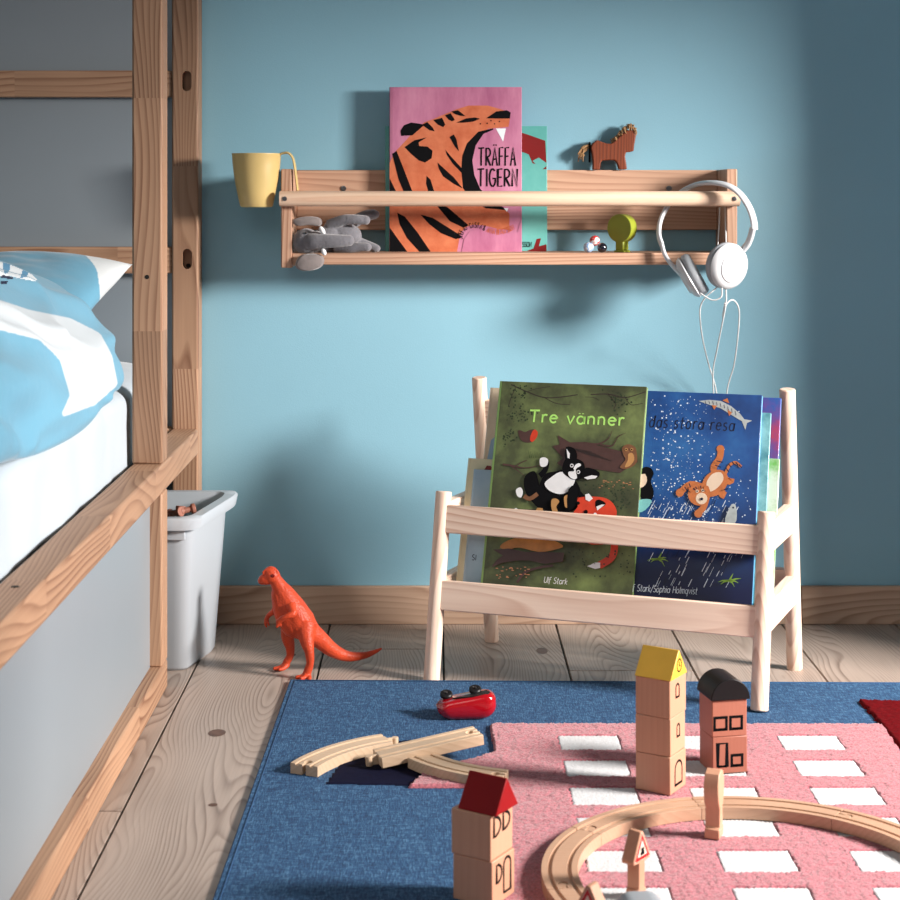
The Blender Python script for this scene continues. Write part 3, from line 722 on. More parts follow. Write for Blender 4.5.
# --- teal book behind
M_teal = cover_mat('teal_cover', [(.35, col(80, 160, 154)), (.7, col(112, 186, 178))], 6)
TM2 = Matrix.Translation(P(385.5, 251.5, 3.1285)) @ Matrix.Rotation(R(-.4), 4, 'X')
tb2 = book('picture_book', 'teal picture book with dark red shapes behind the pink tiger book', TM2, .2975, .2310, .009, M_teal)
k = Ink(); M_dred = plain('dark_red_print', col(120, 18, 18), .4, .05)
def az(x, y): return hit(TM2, 370 + x / 4.737, 70 + y / 4.737)
k.poly([az(*p) for p in [(680,290),(730,300),(765,312),(830,335),(836,440),(800,415),(770,430),(785,445),(770,442),(752,400),(715,385),(680,380)]], M_dred)
k.poly([az(*p) for p in [(818,470),(836,455),(836,470)]], M_dred)
k.poly([az(*p) for p in [(680,855),(740,858),(775,845),(790,800),(810,797),(800,835),(836,825),(836,862),(680,862)]], M_dred)
p0 = az(722, 838); write(k, 'SSON', M_black, p0, (.0085, 0), (0, .009), .0012, gap=.05)
k.done('red_cover_print', tb2)

# ------------------------------------------------------------------ toys on the shelf
M_horse = wood('horse_wood', col(84, 36, 20), col(140, 70, 42), 'Z', 200, .08, 7, var=.7)
HY = SY1 - .0195; HZ = .8427
hs = thing('toy_horse', 'brown wooden toy horse with rope mane and tail standing on top of the shelf', 'toy horse', (P(607, 168, HY).x, HY, HZ))
def hq(x, y):   # photo crop (5.62x from 560,110) to the toy's own plane
    p = P(560 + x / 5.62, 110 + y / 5.62, HY); return (p.x - hs.location.x, p.z - HZ)
hb = 4.0 / 5.62
body = [(182,337),(183,290),(177,240),(172,212),(180,190),(205,169),(228,178),(262,190),(290,188),(315,165),(345,140),(368,118),(400,112),(416,122),(424,150),(416,190),(411,232),(390,237),(368,238),(363,262),(370,300),(374,334),(330,337),(322,308),(308,284),(270,282),(235,284),(226,300),(222,336)]
pts = [hq(*p) for p in body]; zmin = min(p[1] for p in pts); pts = [(a, b - zmin) for a, b in pts]
bm = BM(); prism(bm, pts, -.0095, .0095, 'Y'); link('body', bm, M_horse, hs, bevel=.0022, seg=3)
M_rope = plain('rope_hair', col(170, 132, 92), .9, .3, 300)
bm = BM()
for i in range(26):
    a = hq(172 + random.uniform(-3, 3), 196 + random.uniform(-6, 8)); b = hq(132 + random.uniform(-12, 6), 225 + random.uniform(-22, 12)); c = hq(118 + random.uniform(-22, 22), 262 + random.uniform(-30, 34)); dy = random.uniform(-.005, .005)
    tube(bm, spline([(a[0], dy * .3, a[1]), (b[0], dy, b[1]), (c[0], dy * 1.4, max(c[1], .004))], 4), [.0009] * 9, 5)
link('tail', bm, M_rope, hs, smooth=True)
bm = BM()
for i in range(90):
    t = random.random(); q = spline([(292, 180, 0), (330, 142, 0), (360, 108, 0), (395, 92, 0), (424, 125, 0)], 10); c = q[int(t * (len(q) - 1))]
    a = hq(c.x, c.y + 8); b = hq(c.x + random.uniform(-9, 12), c.y - random.uniform(4, 16)); e = hq(c.x + random.uniform(0, 12), c.y + random.uniform(6, 26) * (1 if c.x > 350 else .3)); dy = random.uniform(-.009, .009)
    tube(bm, spline([(a[0], dy * .6, a[1]), (b[0], dy, b[1]), (e[0], dy * 1.5, e[1])], 4), [.0008] * 9, 5)
link('mane', bm, M_rope, hs, smooth=True)
bm = BM(); p_ = hq(168, 240); box(bm, p_[0] - .0022, p_[0] + .0012, -.003, .003, p_[1] - .018, p_[1] + .02); link('tail_cord', bm, M_black, hs, bevel=.001)

M_lime = plain('lime_paint', col(140, 150, 44), .4, .04)
LY = 3.085
lt = thing('toy_tree', 'lime green round toy tree standing on the shelf board', 'toy tree', (P(622, 252, LY).x, LY, .6927), R(-38))
r_ = .0258
link('crown', lathe(BM(), [(0, -.010), (r_ - .001, -.010), (r_, -.009), (r_, .009), (r_ - .001, .010), (0, .010)], 48, Matrix.Translation((0, 0, .0435)) @ Matrix.Rotation(R(90), 4, 'X')), M_lime, lt, smooth=True, auto=40)
link('trunk', box(BM(), -.0085, .0085, -.0095, .0095, .0035, .0205), M_lime, lt, bevel=.002)
link('foot', box(BM(), -.011, .011, -.0105, .0105, 0, .0035), M_lime, lt, bevel=.001)

def marble(name, px, py, Y, r, cs, label, sc=60):
    stops = cs; m = cover_mat(name + '_glass', stops, sc, .08, coat=.8)
    p = P(px, py, Y); o = link('marble', ellipsoid(BM(), (0, 0, 0), (r, r, r), n=28), m, smooth=True); o.location = (p.x, Y, p.z)
    return tag(o, label, 'marble', 'marbles on the shelf')
MR = .0094
m1 = marble('blue', 588.6, 248.5, 3.066, MR, [(.42, col(232, 238, 244)), (.5, col(96, 150, 205)), (.58, col(232, 238, 244))], 'white and blue marble on the shelf, left of the black one')
m1.location.z = .6926 + MR
m2 = marble('black', 602.2, 248.5, 3.066, MR * .95, [(.4, (.004, .004, .006, 1)), (.8, col(20, 26, 44))], 'shiny black marble on the shelf beside the lime toy tree'); m2.location.z = .6926 + MR * .95
m3 = marble('red', 592.6, 239, 3.068, MR, [(.44, col(200, 40, 40)), (.54, col(200, 40, 40)), (.58, col(236, 228, 222))], 'red and white marble resting on top of the other marbles', 45)
m3.location = ((m1.location.x + m2.location.x) / 2 - .001, 3.068, .6926 + MR * 2.28)

# ------------------------------------------------------------------ plush elephant
M_ele = plain('grey_plush', col(112, 112, 118), .95, .12, 60, .7, 260, sheen=.5)
M_ear = plain('grey_ear_lining', col(128, 120, 118), .9, .08, 60, .3, 200, sheen=.4)
EY = 3.072
el = thing('plush_elephant', 'grey plush elephant with white tusks lying on its side on the shelf', 'soft toy', (P(330, 252, EY).x, EY, .6927))
def eq(x, y, Y): # photo crop (8.18x from 280,200)
    return P(280 + x / 8.18, 200 + y / 8.18, Y) - Vector(el.location)
def eb(bm, x, y, Y, rx, ry, rz, rot=0):
    ellipsoid(bm, eq(x, y, Y), (rx / 8.18 * .00181, ry, rz / 8.18 * .00181), Matrix.Rotation(R(rot), 4, 'Y'), 24)
bm = BM()
eb(bm, 215, 338, 3.060, 112, .024, 106); eb(bm, 300, 335, 3.052, 110, .020, 82)
def et(bm, pts, rs): tube(bm, spline([eq(*p) for p in pts], 6), [rs[0] + (rs[-1] - rs[0]) * i / ((len(pts) - 1) * 6) for i in range((len(pts) - 1) * 6 + 1)], 16)
et(bm, [(200,345,3.062),(265,338,3.042),(360,335,3.036),(470,335,3.032),(560,332,3.034)], [.0165, .0102]); eb(bm, 562, 332, 3.034, 46, .0102, 46)
eb(bm, 520, 290, 3.085, 150, .028, 104); eb(bm, 400, 300, 3.075, 120, .025, 92); eb(bm, 430, 215, 3.075, 70, .016, 55)
et(bm, [(400,210,3.07),(520,165,3.06),(620,160,3.055),(700,165,3.055)], [.011, .0082]); eb(bm, 700, 165, 3.055, 40, .0084, 38)
et(bm, [(600,180,3.10),(700,130,3.11),(780,115,3.11)], [.012, .009]); eb(bm, 780, 118, 3.11, 36, .009, 34)
et(bm, [(450,395,3.07),(560,395,3.06),(650,385,3.055),(715,385,3.052)], [.0095, .0078]); eb(bm, 715, 385, 3.052, 36, .0078, 34)
eb(bm, 400, 395, 3.085, 110, .018, 46)
et(bm, [(640,350,3.09),(720,375,3.085),(790,398,3.08)], [.011, .0075]); eb(bm, 790, 396, 3.08, 34, .0074, 30)
fused('body', bm, M_ele, el, .0011, 12)
def ear(pts, Y, th, rotname):
    bm = BM(); c = [eq(p[0], p[1], Y) for p in pts]; sp = spline(c, 6, True); ctr = sum(sp, Vector()) / len(sp)
    f0 = [bm.verts.new(p) for p in sp]; f1 = [bm.verts.new(ctr + (p - ctr) * .8 + Vector((0, -th, 0))) for p in sp]; f2 = [bm.verts.new(ctr + (p - ctr) * .8 + Vector((0, th, 0))) for p in sp]
    n = len(sp); a = bm.verts.new(ctr + Vector((0, -th * .5, 0))); b = bm.verts.new(ctr + Vector((0, th * 1.2, 0)))
    for i in range(n):
        j = (i + 1) % n; bm.faces.new((f0[i], f0[j], f1[j], f1[i])); bm.faces.new((f0[j], f0[i], f2[i], f2[j])); bm.faces.new((f1[i], f1[j], a)); bm.faces.new((f2[j], f2[i], b))
    return link('ear', bm, M_ear, el, smooth=True)
ear([(95,175),(130,150),(230,135),(320,145),(345,185),(320,212),(230,205),(140,212)], 3.050, .004, 0)
ear([(125,520),(160,460),(230,440),(320,445),(362,480),(345,540),(270,575),(190,580),(140,560)], 3.036, .004, 0)
M_tusk = plain('white_felt', col(225, 228, 230), .8, .03)
for (x, y, rx, rz, ro) in ((345, 248, 20, 38, -32), (358, 425, 20, 30, -25)):
    bm = BM(); ellipsoid(bm, eq(x, y, 3.034), (rx / 8.18 * .00181, .005, rz / 8.18 * .00181), Matrix.Rotation(R(ro), 4, 'Y')); link('tusk', bm, M_tusk, el, smooth=True)
bm = BM(); ellipsoid(bm, eq(210, 272, 3.041), (.0019, .0019, .0019)); link('eye', bm, plain('eye_black', (.01, .01, .01, 1), .1, 0), el, smooth=True)

# ------------------------------------------------------------------ headphones
M_hp = plain('white_gloss_plastic', col(206, 209, 212), .28, .01)
M_pad = plain('grey_leatherette', col(160, 166, 172), .45, .04, 60, .2, 300)
HO = P(705, 240, 3.03)
hd = thing('headphones', 'white headphones hanging from the right end of the shelf rail', 'headphones', HO)
def hq2(px, py, Y): return P(px, py, Y) - HO
def hz(x, y, Y): return hq2(640 + x / 6.43, 170 + y / 6.43, Y)   # crop 6.43x from 640,170
band = spline([hz(140, 480, 3.034), hz(122, 420, 3.042), hz(128, 340, 3.055), hz(160, 262, 3.066), hz(215, 185, 3.070), hz(290, 125, 3.062), hz(370, 92, 3.045), hz(460, 82, 3.022), hz(560, 98, 3.002), hz(640, 150, 2.988), hz(700, 235, 2.980), hz(730, 320, 2.976), hz(737, 385, 2.974)], 6)
n_ = len(band)
bm = BM(); tube(bm, band, [.0055 * (1 if i < n_ else 1) for i in range(n_)], 14, flat=(.8, 1.5), up=(-1, 0, 0)); link('headband', bm, M_hp, hd, smooth=True, auto=60)
bm = BM(); tube(bm, spline([hz(726, 372, 2.975), hz(712, 430, 2.978), hz(690, 480, 2.982), hz(655, 520, 2.987)], 5), [.0105] * 16, 14, flat=(.5, 1.0), up=(-1, 0, 0)); link('slider', bm, M_hp, hd, smooth=True, auto=60)
bm = BM(); tube(bm, spline([hz(140, 478, 3.034), hz(160, 545, 3.030), hz(205, 610, 3.026), hz(262, 672, 3.022)], 5), [.0065] * 16, 14, flat=(.6, 1.0), up=(-1, 0, 0)); link('slider', bm, M_hp, hd, smooth=True, auto=60)
def cupm(c, nrm, rad, th, flip=1):
    q = Vector(nrm).normalized().to_track_quat('Z', 'Y').to_matrix().to_4x4(); Mx = Matrix.Translation(c) @ q
    shell = [(0, th * .50), (rad * .62, th * .50), (rad * .80, th * .42), (rad * .93, th * .25), (rad, 0), (rad * .97, -.002), (0, -.002)]
    s = link('ear_cup', lathe(BM(), shell, 44, Mx), M_hp, hd, smooth=True, auto=50)
    disc = [(0, th * .62), (rad * .60, th * .60), (rad * .66, th * .54), (rad * .66, th * .46), (0, th * .46)]
    link('cup_disc', lathe(BM(), disc, 40, Mx), M_hp, s, smooth=True, auto=50)
    pad = [(0, -.0022), (rad * .9, -.0022), (rad * 1.0, -.006), (rad * 1.0, -.013), (rad * .90, -.019), (rad * .62, -.019), (rad * .48, -.012), (0, -.010)]
    link('ear_pad', lathe(BM(), pad, 44, Mx), M_pad, hd, smooth=True, auto=60)
cr = hz(572, 620, 2.975); cupm(cr, (.50, -.84, -.14), .0410, .024)
cl = hz(318, 690, 3.010); cupm(cl, (-.86, .14, -.50), .0400, .022)
M_wire = plain('white_cable', col(226, 228, 228), .45, .01)
def cable(pts, r=.0013, name='cable'):
    bm = BM(); s = spline(pts, 8); tube(bm, s, r, 8); return link(name, bm, M_wire, hd, smooth=True)
cable([hq2(700, 293, 2.985), hq2(712, 300, 2.975), hq2(721, 297, 2.97), hq2(722, 288, 2.965)])
cable([hq2(719, 285, 2.985), hq2(714, 290, 2.980), hq2(705, 298, 2.985), hq2(700, 310, 3.0), hq2(702, 335, 3.04), hq2(708, 362, 3.09), hq2(716, 390, 3.12), hq2(722, 440, 3.13)])
cable([hq2(726, 290, 2.975), hq2(726, 303, 2.98), hq2(723, 320, 3.0), hq2(717, 350, 3.06), hq2(713, 375, 3.10), hq2(716, 420, 3.13), hq2(725, 450, 3.13)])
cable([hq2(723, 318, 3.0), hq2(726, 305, 2.995), hq2(733, 300, 3.0), hq2(739, 310, 3.02), hq2(738, 335, 3.05), hq2(734, 365, 3.09), hq2(727, 392, 3.12), hq2(725, 440, 3.13)])
bm = BM(); tube(bm, [hq2(725.5, 303, 2.98), hq2(723.2, 316, 2.998)], .0024, 10); link('cable_joint', bm, M_wire, hd, smooth=True, auto=50)
cable([hz(505, 490, 2.995), hz(508, 400, 3.09), hz(515, 300, 3.13), hz(520, 200, 3.135)]) if False else None
cable([hz(553, 465, 3.04), hz(550, 300, 3.056), hz(551, 200, 3.06), hz(552, 145, 3.056)], .0012)
cable([hz(500, 490, 3.05), hz(508, 380, 3.075), hz(514, 240, 3.08)], .0012)

# ------------------------------------------------------------------ book display stand
SC = Vector((.2976, 2.821, 0)); SA = R(-19.6)
st = thing('book_display_stand', 'pale pine book display stand holding picture books on the floor', 'book stand', SC, SA)
SM = Matrix.Translation(SC) @ Matrix.Rotation(SA, 4, 'Z')
HW, FV, BV = .267, -.136, .136
def fv(z): return FV + .052 * z / .303        # v of the front legs at height z
def bv(z): return BV - .061 * z / .476
SHR = .062
def leg(u, v0, v1, z0, z1, r, name='leg'):
    bm = BM(); tube(bm, [(u + SHR * (v0 + (v1 - v0) * i / 8), v0 + (v1 - v0) * i / 8, z0 + (z1 - z0) * i / 8) for i in range(9)], r, 28); return link(name, bm, M_stand['Z'], st, bevel=.002, smooth=True)
leg(-HW, FV, fv(.303), 0.0, .303, .0135); leg(HW, FV, fv(.303), .0065, .303, .0137)
leg(-HW, BV, bv(.477), 0, .477, .0128); leg(HW, BV, bv(.477), 0, .477, .0132)
def rail(z, vv, h=.046, t=.018, x0=-HW + .008, x1=HW - .008, lean=0, name='front_rail'):
    bm = box(BM(), x0, x1, -t / 2, t / 2, -h / 2, h / 2, M=Matrix.Translation((SHR * vv, vv, z)) @ Matrix.Rotation(lean, 4, 'X')); return link(name, bm, M_stand['X'], st, bevel=.002)
lf = -math.atan(.052 / .303); lb = math.atan(.061 / .476)
rail(.259, fv(.259), lean=lf); rail(.137, fv(.137), .048, lean=lf)
rail(.418, bv(.418) + .0, .040, .014, -HW - .011, HW + .011, lean=lb, name='back_rail'); rail(.15, bv(.15), .046, .014, lean=lb, name='back_rail')
for s in (-1, 1):
    for z in (.262, .140):
        bm = box(BM(), s * HW - .009, s * HW + .009, fv(z) + .008, bv(z) - .007, z - .023, z + .023)
        for q in bm.verts: q.co.x += SHR * q.co.y
        link('side_rail', bm, M_stand['Y'], st, bevel=.002)
for i, v in enumerate((-.085, -.045, 0, .045, .085)):
    bm = BM(); box(bm, -HW + .01, HW - .01, v - .013, v + .013, .128, .140); link('base_slat', bm, M_stand['X'], st, bevel=.001)

def stand_frame(u, v, z, lean, yaw=0, roll=0):
    return SM @ Matrix.Translation((u, v, z)) @ Matrix.Rotation(R(yaw), 4, 'Z') @ Matrix.Rotation(-R(lean), 4, 'X') @ Matrix.Rotation(R(roll), 4, 'Y')
ZB = .1405
# --- green book
M_greenc = cover_mat('green_cover', [(.3, col(44, 46, 32)), (.48, col(72, 80, 50)), (.62, col(104, 118, 70)), (.75, col(128, 146, 86))], 9, .5, coat=.03)
M_greens = plain('light_green_spine', col(126, 160, 92), .4, .05)
GM = stand_frame(-.2065, -.0960, ZB, 18.4)
gb = book('picture_book', 'large green picture book with a dog and a fox leaning in the stand', GM, .2560, .3565, .010, M_greenc, M_greens)
k = Ink()
def gz(x, y): return hit(GM, 480 + x / 5, 430 + y / 5)
def g8(x, y): return hit(GM, 400 + x / 3.4615, 360 + y / 3.4615)
M_bark = plain('bark_print', col(74, 50, 46), .4, .15, 60); M_twig = plain('twig_print', col(48, 36, 34), .4, .1)
M_blk = plain('dog_black', (.004, .004, .005, 1), .6, 0, spec=.1); M_wht = plain('white_fur_print', col(228, 230, 232), .4, .05, 80)
M_tan = plain('tan_fur_print', col(186, 138, 84), .4, .05); M_fox = plain('fox_red_print', col(206, 62, 34), .4, .12, 60); M_ttl = plain('title_green', col(176, 232, 118), .4, .02)
M_olv = plain('leaf_print', col(38, 52, 30), .4, .1); M_ochre = plain('ochre_print', col(178, 118, 56), .4, .2, 60); M_brown = plain('owl_brown', col(120, 80, 52), .4, .2, 90)
M_grass = plain('dark_green_print', col(40, 62, 28), .4, .1); M_pk = plain('leaf_litter', col(176, 120, 84), .4, .1)
# branches at the top
for pts, wd in (([(385,85),(440,110),(500,130),(560,128),(615,120)], .0016), ([(440,110),(470,100),(520,92)], .001), ([(500,130),(540,150),(590,155)], .001), ([(660,120),(720,118),(780,130),(850,110)], .0016), ([(720,118),(745,150),(740,170)], .001), ([(780,130),(800,155),(840,150)], .001), ([(690,140),(670,130),(640,128)], .0008), ([(400,95),(385,130),(375,160)], .001)):
    k.line([g8(*p) for p in pts], wd, M_twig, 5, up=False)
for i in range(150):
    x, y = random.choice(((400, 110, 60, 60), (410, 185, 45, 35), (760, 140, 90, 45), (360, 265, 35, 20)))[:2], 0
    cx_, cy_ = x; px_, py_ = cx_ + random.gauss(0, 26), cy_ + random.gauss(0, 16)
    if 352 < px_ < 850 and 85 < py_ < 400: k.dot(g8(px_, py_), random.uniform(.0009, .0019), M_olv, 6)
for i in range(110):
    px_, py_ = random.uniform(640, 800), random.uniform(430, 520); k.dot(g8(px_, py_), random.uniform(.0008, .0016), M_olv, 6)
k.layer += 1
# title
a = g8(447, 214); b = g8(775, 228); sx = ((b[0] - a[0]) / twidth('Tre vänner', .12)); write(k, 'Tre vänner', M_ttl, a, (sx, (b[1] - a[1]) / twidth('Tre vänner', .12)), (0, .0200), .0030, gap=.12)
# bird
k.poly([gz(*p) for p in [(190,5),(205,2),(225,10),(255,-2),(275,-2),(288,15),(280,40),(255,62),(220,60),(200,40)]], M_bark, 4)
k.poly([gz(*p) for p in [(262,8),(275,-2),(289,12),(283,38),(262,60),(250,45)]], M_fox, 4)
# log
k.poly([gz(*p) for p in [(388,25),(450,62),(520,60),(600,80),(700,105),(780,115),(790,160),(740,190),(700,215),(600,200),(510,185),(490,205),(430,200),(385,165),(415,140),(362,80),(400,72)]], M_bark)
k.line([gz(*p) for p in [(520,65),(590,70),(640,45),(660,5)]], .004, M_bark, 4, taper=True); k.line([gz(*p) for p in [(600,72),(660,80),(690,35),(730,15)]], .003, M_bark, 4, taper=True)
for i in range(6): k.line([gz(430 + 20 * i, 85 + i * 7), gz(560 + 20 * i, 110 + i * 9)], .0007, M_twig, up=False)
# bare branch left
k.line([gz(*p) for p in [(115,172),(170,180),(220,190),(300,178),(330,160)]], .0032, M_bark, 4, taper=True); k.line([gz(*p) for p in [(150,175),(185,200),(225,232)]], .003, M_bark, 4, taper=True); k.line([gz(*p) for p in [(180,180),(210,162),(235,152)]], .0016, M_bark)
for i in range(8): k.line([gz(250 + i * 9, 140), gz(242 + i * 11, 100 + 8 * (i % 3))], .0011, M_grass, up=False, taper=True)
# owl
k.poly([gz(*p) for p in [(712,90),(740,72),(775,85),(785,120),(785,160),(760,185),(725,195),(700,185),(728,150),(718,125)]], M_brown, 4)
k.poly([gz(*p) for p in [(742,120),(765,118),(772,150),(750,180),(725,185),(740,150)]], M_tan, 3)
for c in ((732, 98), (760, 98)): k.dot(gz(*c), .0026, M_tan, up=True); k.dot(gz(*c), .0013, M_blk, up=True)
# dog
k.poly([gz(*p) for p in [(300,385),(285,340),(300,270),(330,220),(380,208),(430,200),(470,240),(500,290),(505,340),(480,395),(400,420),(330,418)]], M_blk, 4)
k.poly([gz(*p) for p in [(300,390),(255,350),(225,300),(222,245),(245,215),(275,208),(290,240),(300,300)]], M_blk, 4)
k.line([gz(*p) for p in [(300,230),(325,205),(335,170),(325,150)]], .009, M_blk, 4); k.poly([gz(*p) for p in [(302,145),(325,138),(342,150),(338,175),(320,186),(303,178)]], M_wht, 4)
k.line([gz(*p) for p in [(290,320),(250,345),(222,330)]], .007, M_brown, 3); k.poly([gz(*p) for p in [(182,300),(205,288),(217,310),(208,338),(188,330)]], M_wht, 4)
k.line([gz(*p) for p in [(180,403),(240,408),(330,405)]], .006, M_blk); k.dot(gz(182, 400), .003, M_wht, up=True)
k.poly([gz(*p) for p in [(275,412),(290,390),(315,392),(320,412)]], M_tan)
k.poly([gz(*p) for p in [(325,270),(355,240),(400,212),(440,215),(475,235),(472,270),(440,310),(400,322),(350,305)]], M_wht, 3)
k.poly([gz(*p) for p in [(415,210),(418,170),(440,140),(485,145),(520,165),(525,205),(505,245),(470,250),(440,235)]], M_blk, 4)
k.poly([gz(*p) for p in [(430,150),(433,88),(470,92),(487,120),(480,155)]], M_blk, 3); k.poly([gz(*p) for p in [(440,140),(435,95),(452,120),(450,145)]], M_wht)
k.poly([gz(*p) for p in [(515,205),(545,190),(598,212),(592,240),(545,248),(512,240)]], M_blk, 3); k.poly([gz(*p) for p in [(522,240),(560,228),(590,232),(580,244),(540,249)]], M_wht)
k.poly([gz(*p) for p in [(478,178),(498,168),(508,180),(482,198),(488,240),(470,248),(448,232),(445,212),(465,205)]], M_wht, 3)
for c in ((462, 180), (495, 212)): k.dot(gz(*c), .0032, M_wht, up=True); k.dot(gz(*c), .0018, M_blk, up=True)
k.dot(gz(468, 203), .0022, M_blk, up=True)
for pts in ([(362,350),(385,345),(400,360),(385,385),(392,410),(370,418),(360,385)], [(425,335),(450,325),(468,345),(455,365),(458,388),(432,390),(425,365)]): k.poly([gz(*p) for p in pts], M_tan, 3)
k.poly([gz(*p) for p in [(445,300),(480,280),(500,330),(470,395),(440,395)]], M_blk, 2, up=False)
# fox
k.poly([gz(*p) for p in [(490,340),(520,335),(570,335),(620,340),(660,360),(685,400),(684,440),(660,560),(520,560),(490,430),(470,415),(492,385)]], M_fox, 3)
k.poly([gz(*p) for p in [(585,395),(580,360),(600,350),(632,368),(620,385)]], M_blk, 2); k.poly([gz(*p) for p in [(590,405),(585,385),(612,375),(628,375)]], M_wht)
k.poly([gz(*p) for p in [(530,335),(500,300),(498,340)]], M_blk); k.poly([gz(*p) for p in [(530,325),(548,320),(568,345),(550,360),(532,350)]], M_wht)
k.dot(gz(495, 368), .0028, M_blk, up=True); k.dot(gz(533, 412), .0035, M_blk, up=True); k.dot(gz(580, 425), .003, M_wht, up=True)
k.line([gz(*p) for p in [(672,520),(676,590),(660,640),(600,680)]], .012, M_fox, 5); k.poly([gz(*p) for p in [(540,683),(580,665),(605,665),(605,692),(580,697)]], M_wht)
# below the rail
k.poly([gz(*p) for p in [(105,590),(130,562),(200,540),(330,540),(420,580),(380,600),(300,612),(200,590),(150,600)]], M_ochre, 3)
k.poly([gz(*p) for p in [(70,600),(150,595),(230,612),(300,612),(425,615),(420,660),(330,672),(250,655),(190,655),(120,665),(60,690),(90,650),(120,630)]], M_bark)
k.line([gz(*p) for p in [(190,765),(230,715),(300,690),(370,680)]], .004, M_bark, 4)
for i in range(26): x_, y_ = random.uniform(80, 260), random.uniform(685, 745); k.dot(gz(x_, y_), random.uniform(.001, .003), M_pk, 7, ry=.0009)
for i in range(22): x_, y_ = random.uniform(600, 770), random.uniform(255, 300); k.dot(gz(x_, y_), random.uniform(.001, .0025), M_pk, 7, ry=.0007)
for i in range(40): x_, y_ = random.uniform(440, 760), random.uniform(600, 740); k.dot(gz(x_, y_), random.uniform(.0008, .0018), M_olv, 6)
k.layer += 1
a = gz(323, 765); b = gz(440, 775); sx = (b[0] - a[0]) / twidth('Ulf Stark', .05)
GL_S = GL['S']; write(k, 'Ulf Sturk'.replace('u', 'a', 1) if False else 'Ulf Stark', M_wht, a, (sx, (b[1] - a[1]) / twidth('Ulf Stark', .05)), (0, .0095), .0009, gap=.05, slant=.12)
k.done('forest_cover_print', gb)

# --- blue book
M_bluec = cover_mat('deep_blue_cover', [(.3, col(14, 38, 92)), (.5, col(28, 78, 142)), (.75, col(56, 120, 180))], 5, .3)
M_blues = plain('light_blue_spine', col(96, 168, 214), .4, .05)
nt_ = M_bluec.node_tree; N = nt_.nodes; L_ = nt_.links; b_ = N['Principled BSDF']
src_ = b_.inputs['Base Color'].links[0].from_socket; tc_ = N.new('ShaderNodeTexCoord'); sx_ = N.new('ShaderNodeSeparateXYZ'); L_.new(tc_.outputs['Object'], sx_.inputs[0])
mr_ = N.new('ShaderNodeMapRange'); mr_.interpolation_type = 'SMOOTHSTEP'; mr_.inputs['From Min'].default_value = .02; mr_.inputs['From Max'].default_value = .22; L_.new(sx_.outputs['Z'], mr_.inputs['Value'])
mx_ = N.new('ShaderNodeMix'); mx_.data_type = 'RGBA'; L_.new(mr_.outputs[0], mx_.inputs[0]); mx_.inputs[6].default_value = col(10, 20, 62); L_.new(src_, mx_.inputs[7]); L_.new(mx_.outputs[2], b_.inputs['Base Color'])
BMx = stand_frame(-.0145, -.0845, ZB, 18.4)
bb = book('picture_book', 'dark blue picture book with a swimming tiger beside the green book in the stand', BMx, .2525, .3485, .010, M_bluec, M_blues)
k = Ink()
def bz(x, y): return hit(BMx, 620 + x / 3.4615, 360 + y / 3.4615)
M_navyp = plain('navy_lettering', col(12, 20, 52), .4, 0); M_tig = plain('tiger_fur_print', col(188, 110, 62), .4, .12, 80); M_cream = plain('cream_print', col(222, 200, 176), .4, .05); M_fish = plain('fish_grey', col(168, 176, 176), .4, .15, 90)
M_snow = plain('snow_print', col(220, 232, 244), .4, 0); M_lf = plain('reed_green', col(122, 158, 58), .4, .05); M_teald = plain('panda_teal', col(120, 190, 190), .4, .1)
def inb(x, y): return 102 < x < 425 and y < 830
for i in range(420):
    t = random.random(); x_, y_ = random.gauss(190 + 60 * t, 70), 140 + 470 * t + random.gauss(0, 20)
    if inb(x_, y_) and x_ < 470 - (y_ - 110) * .07: k.dot(bz(x_, y_), random.choice((.0004, .0005, .0007, .0009, .0014)), M_snow, 6)
for i in range(90):
    x_, y_ = random.uniform(110, 460), random.uniform(400, 600)
    if x_ < 455: k.dot(bz(x_, y_), random.uniform(.0004, .0012), M_snow, 6)
for i in range(150):
    x_, y_ = random.uniform(90, 420), random.uniform(500, 790); d = random.uniform(10, 34)
    k.line([bz(x_, y_), bz(x_ + d * .5, y_ - d)], random.uniform(.0004, .0011), random.choice((M_snow, M_navyp, M_snow)), up=False)
k.layer += 1
a = bz(100, 232); b = bz(395, 246); s_ = 'das stora resa'; n_ = twidth(s_, .16); write(k, s_, M_navyp, a, ((b[0] - a[0]) / n_, (b[1] - a[1]) / n_), (0, .0195), .0017, gap=.16, slant=.1)
# pike
k.poly([bz(*p) for p in [(272,142),(310,138),(350,142),(385,160),(415,185),(430,205),(458,210),(440,218),(434,242),(422,212),(395,196),(350,168),(310,155)]], M_fish)
k.poly([bz(*p) for p in [(355,140),(372,132),(378,150)]], M_tig, up=False); k.poly([bz(*p) for p in [(318,156),(336,158),(326,172)]], M_tig, up=False); k.poly([bz(*p) for p in [(372,172),(388,182),(378,194)]], M_tig)
for i in range(9): k.line([bz(295 + 13 * i, 141 + i * i * .55), bz(298 + 13 * i, 152 + i * i * .62)], .0008, M_navyp, up=False)
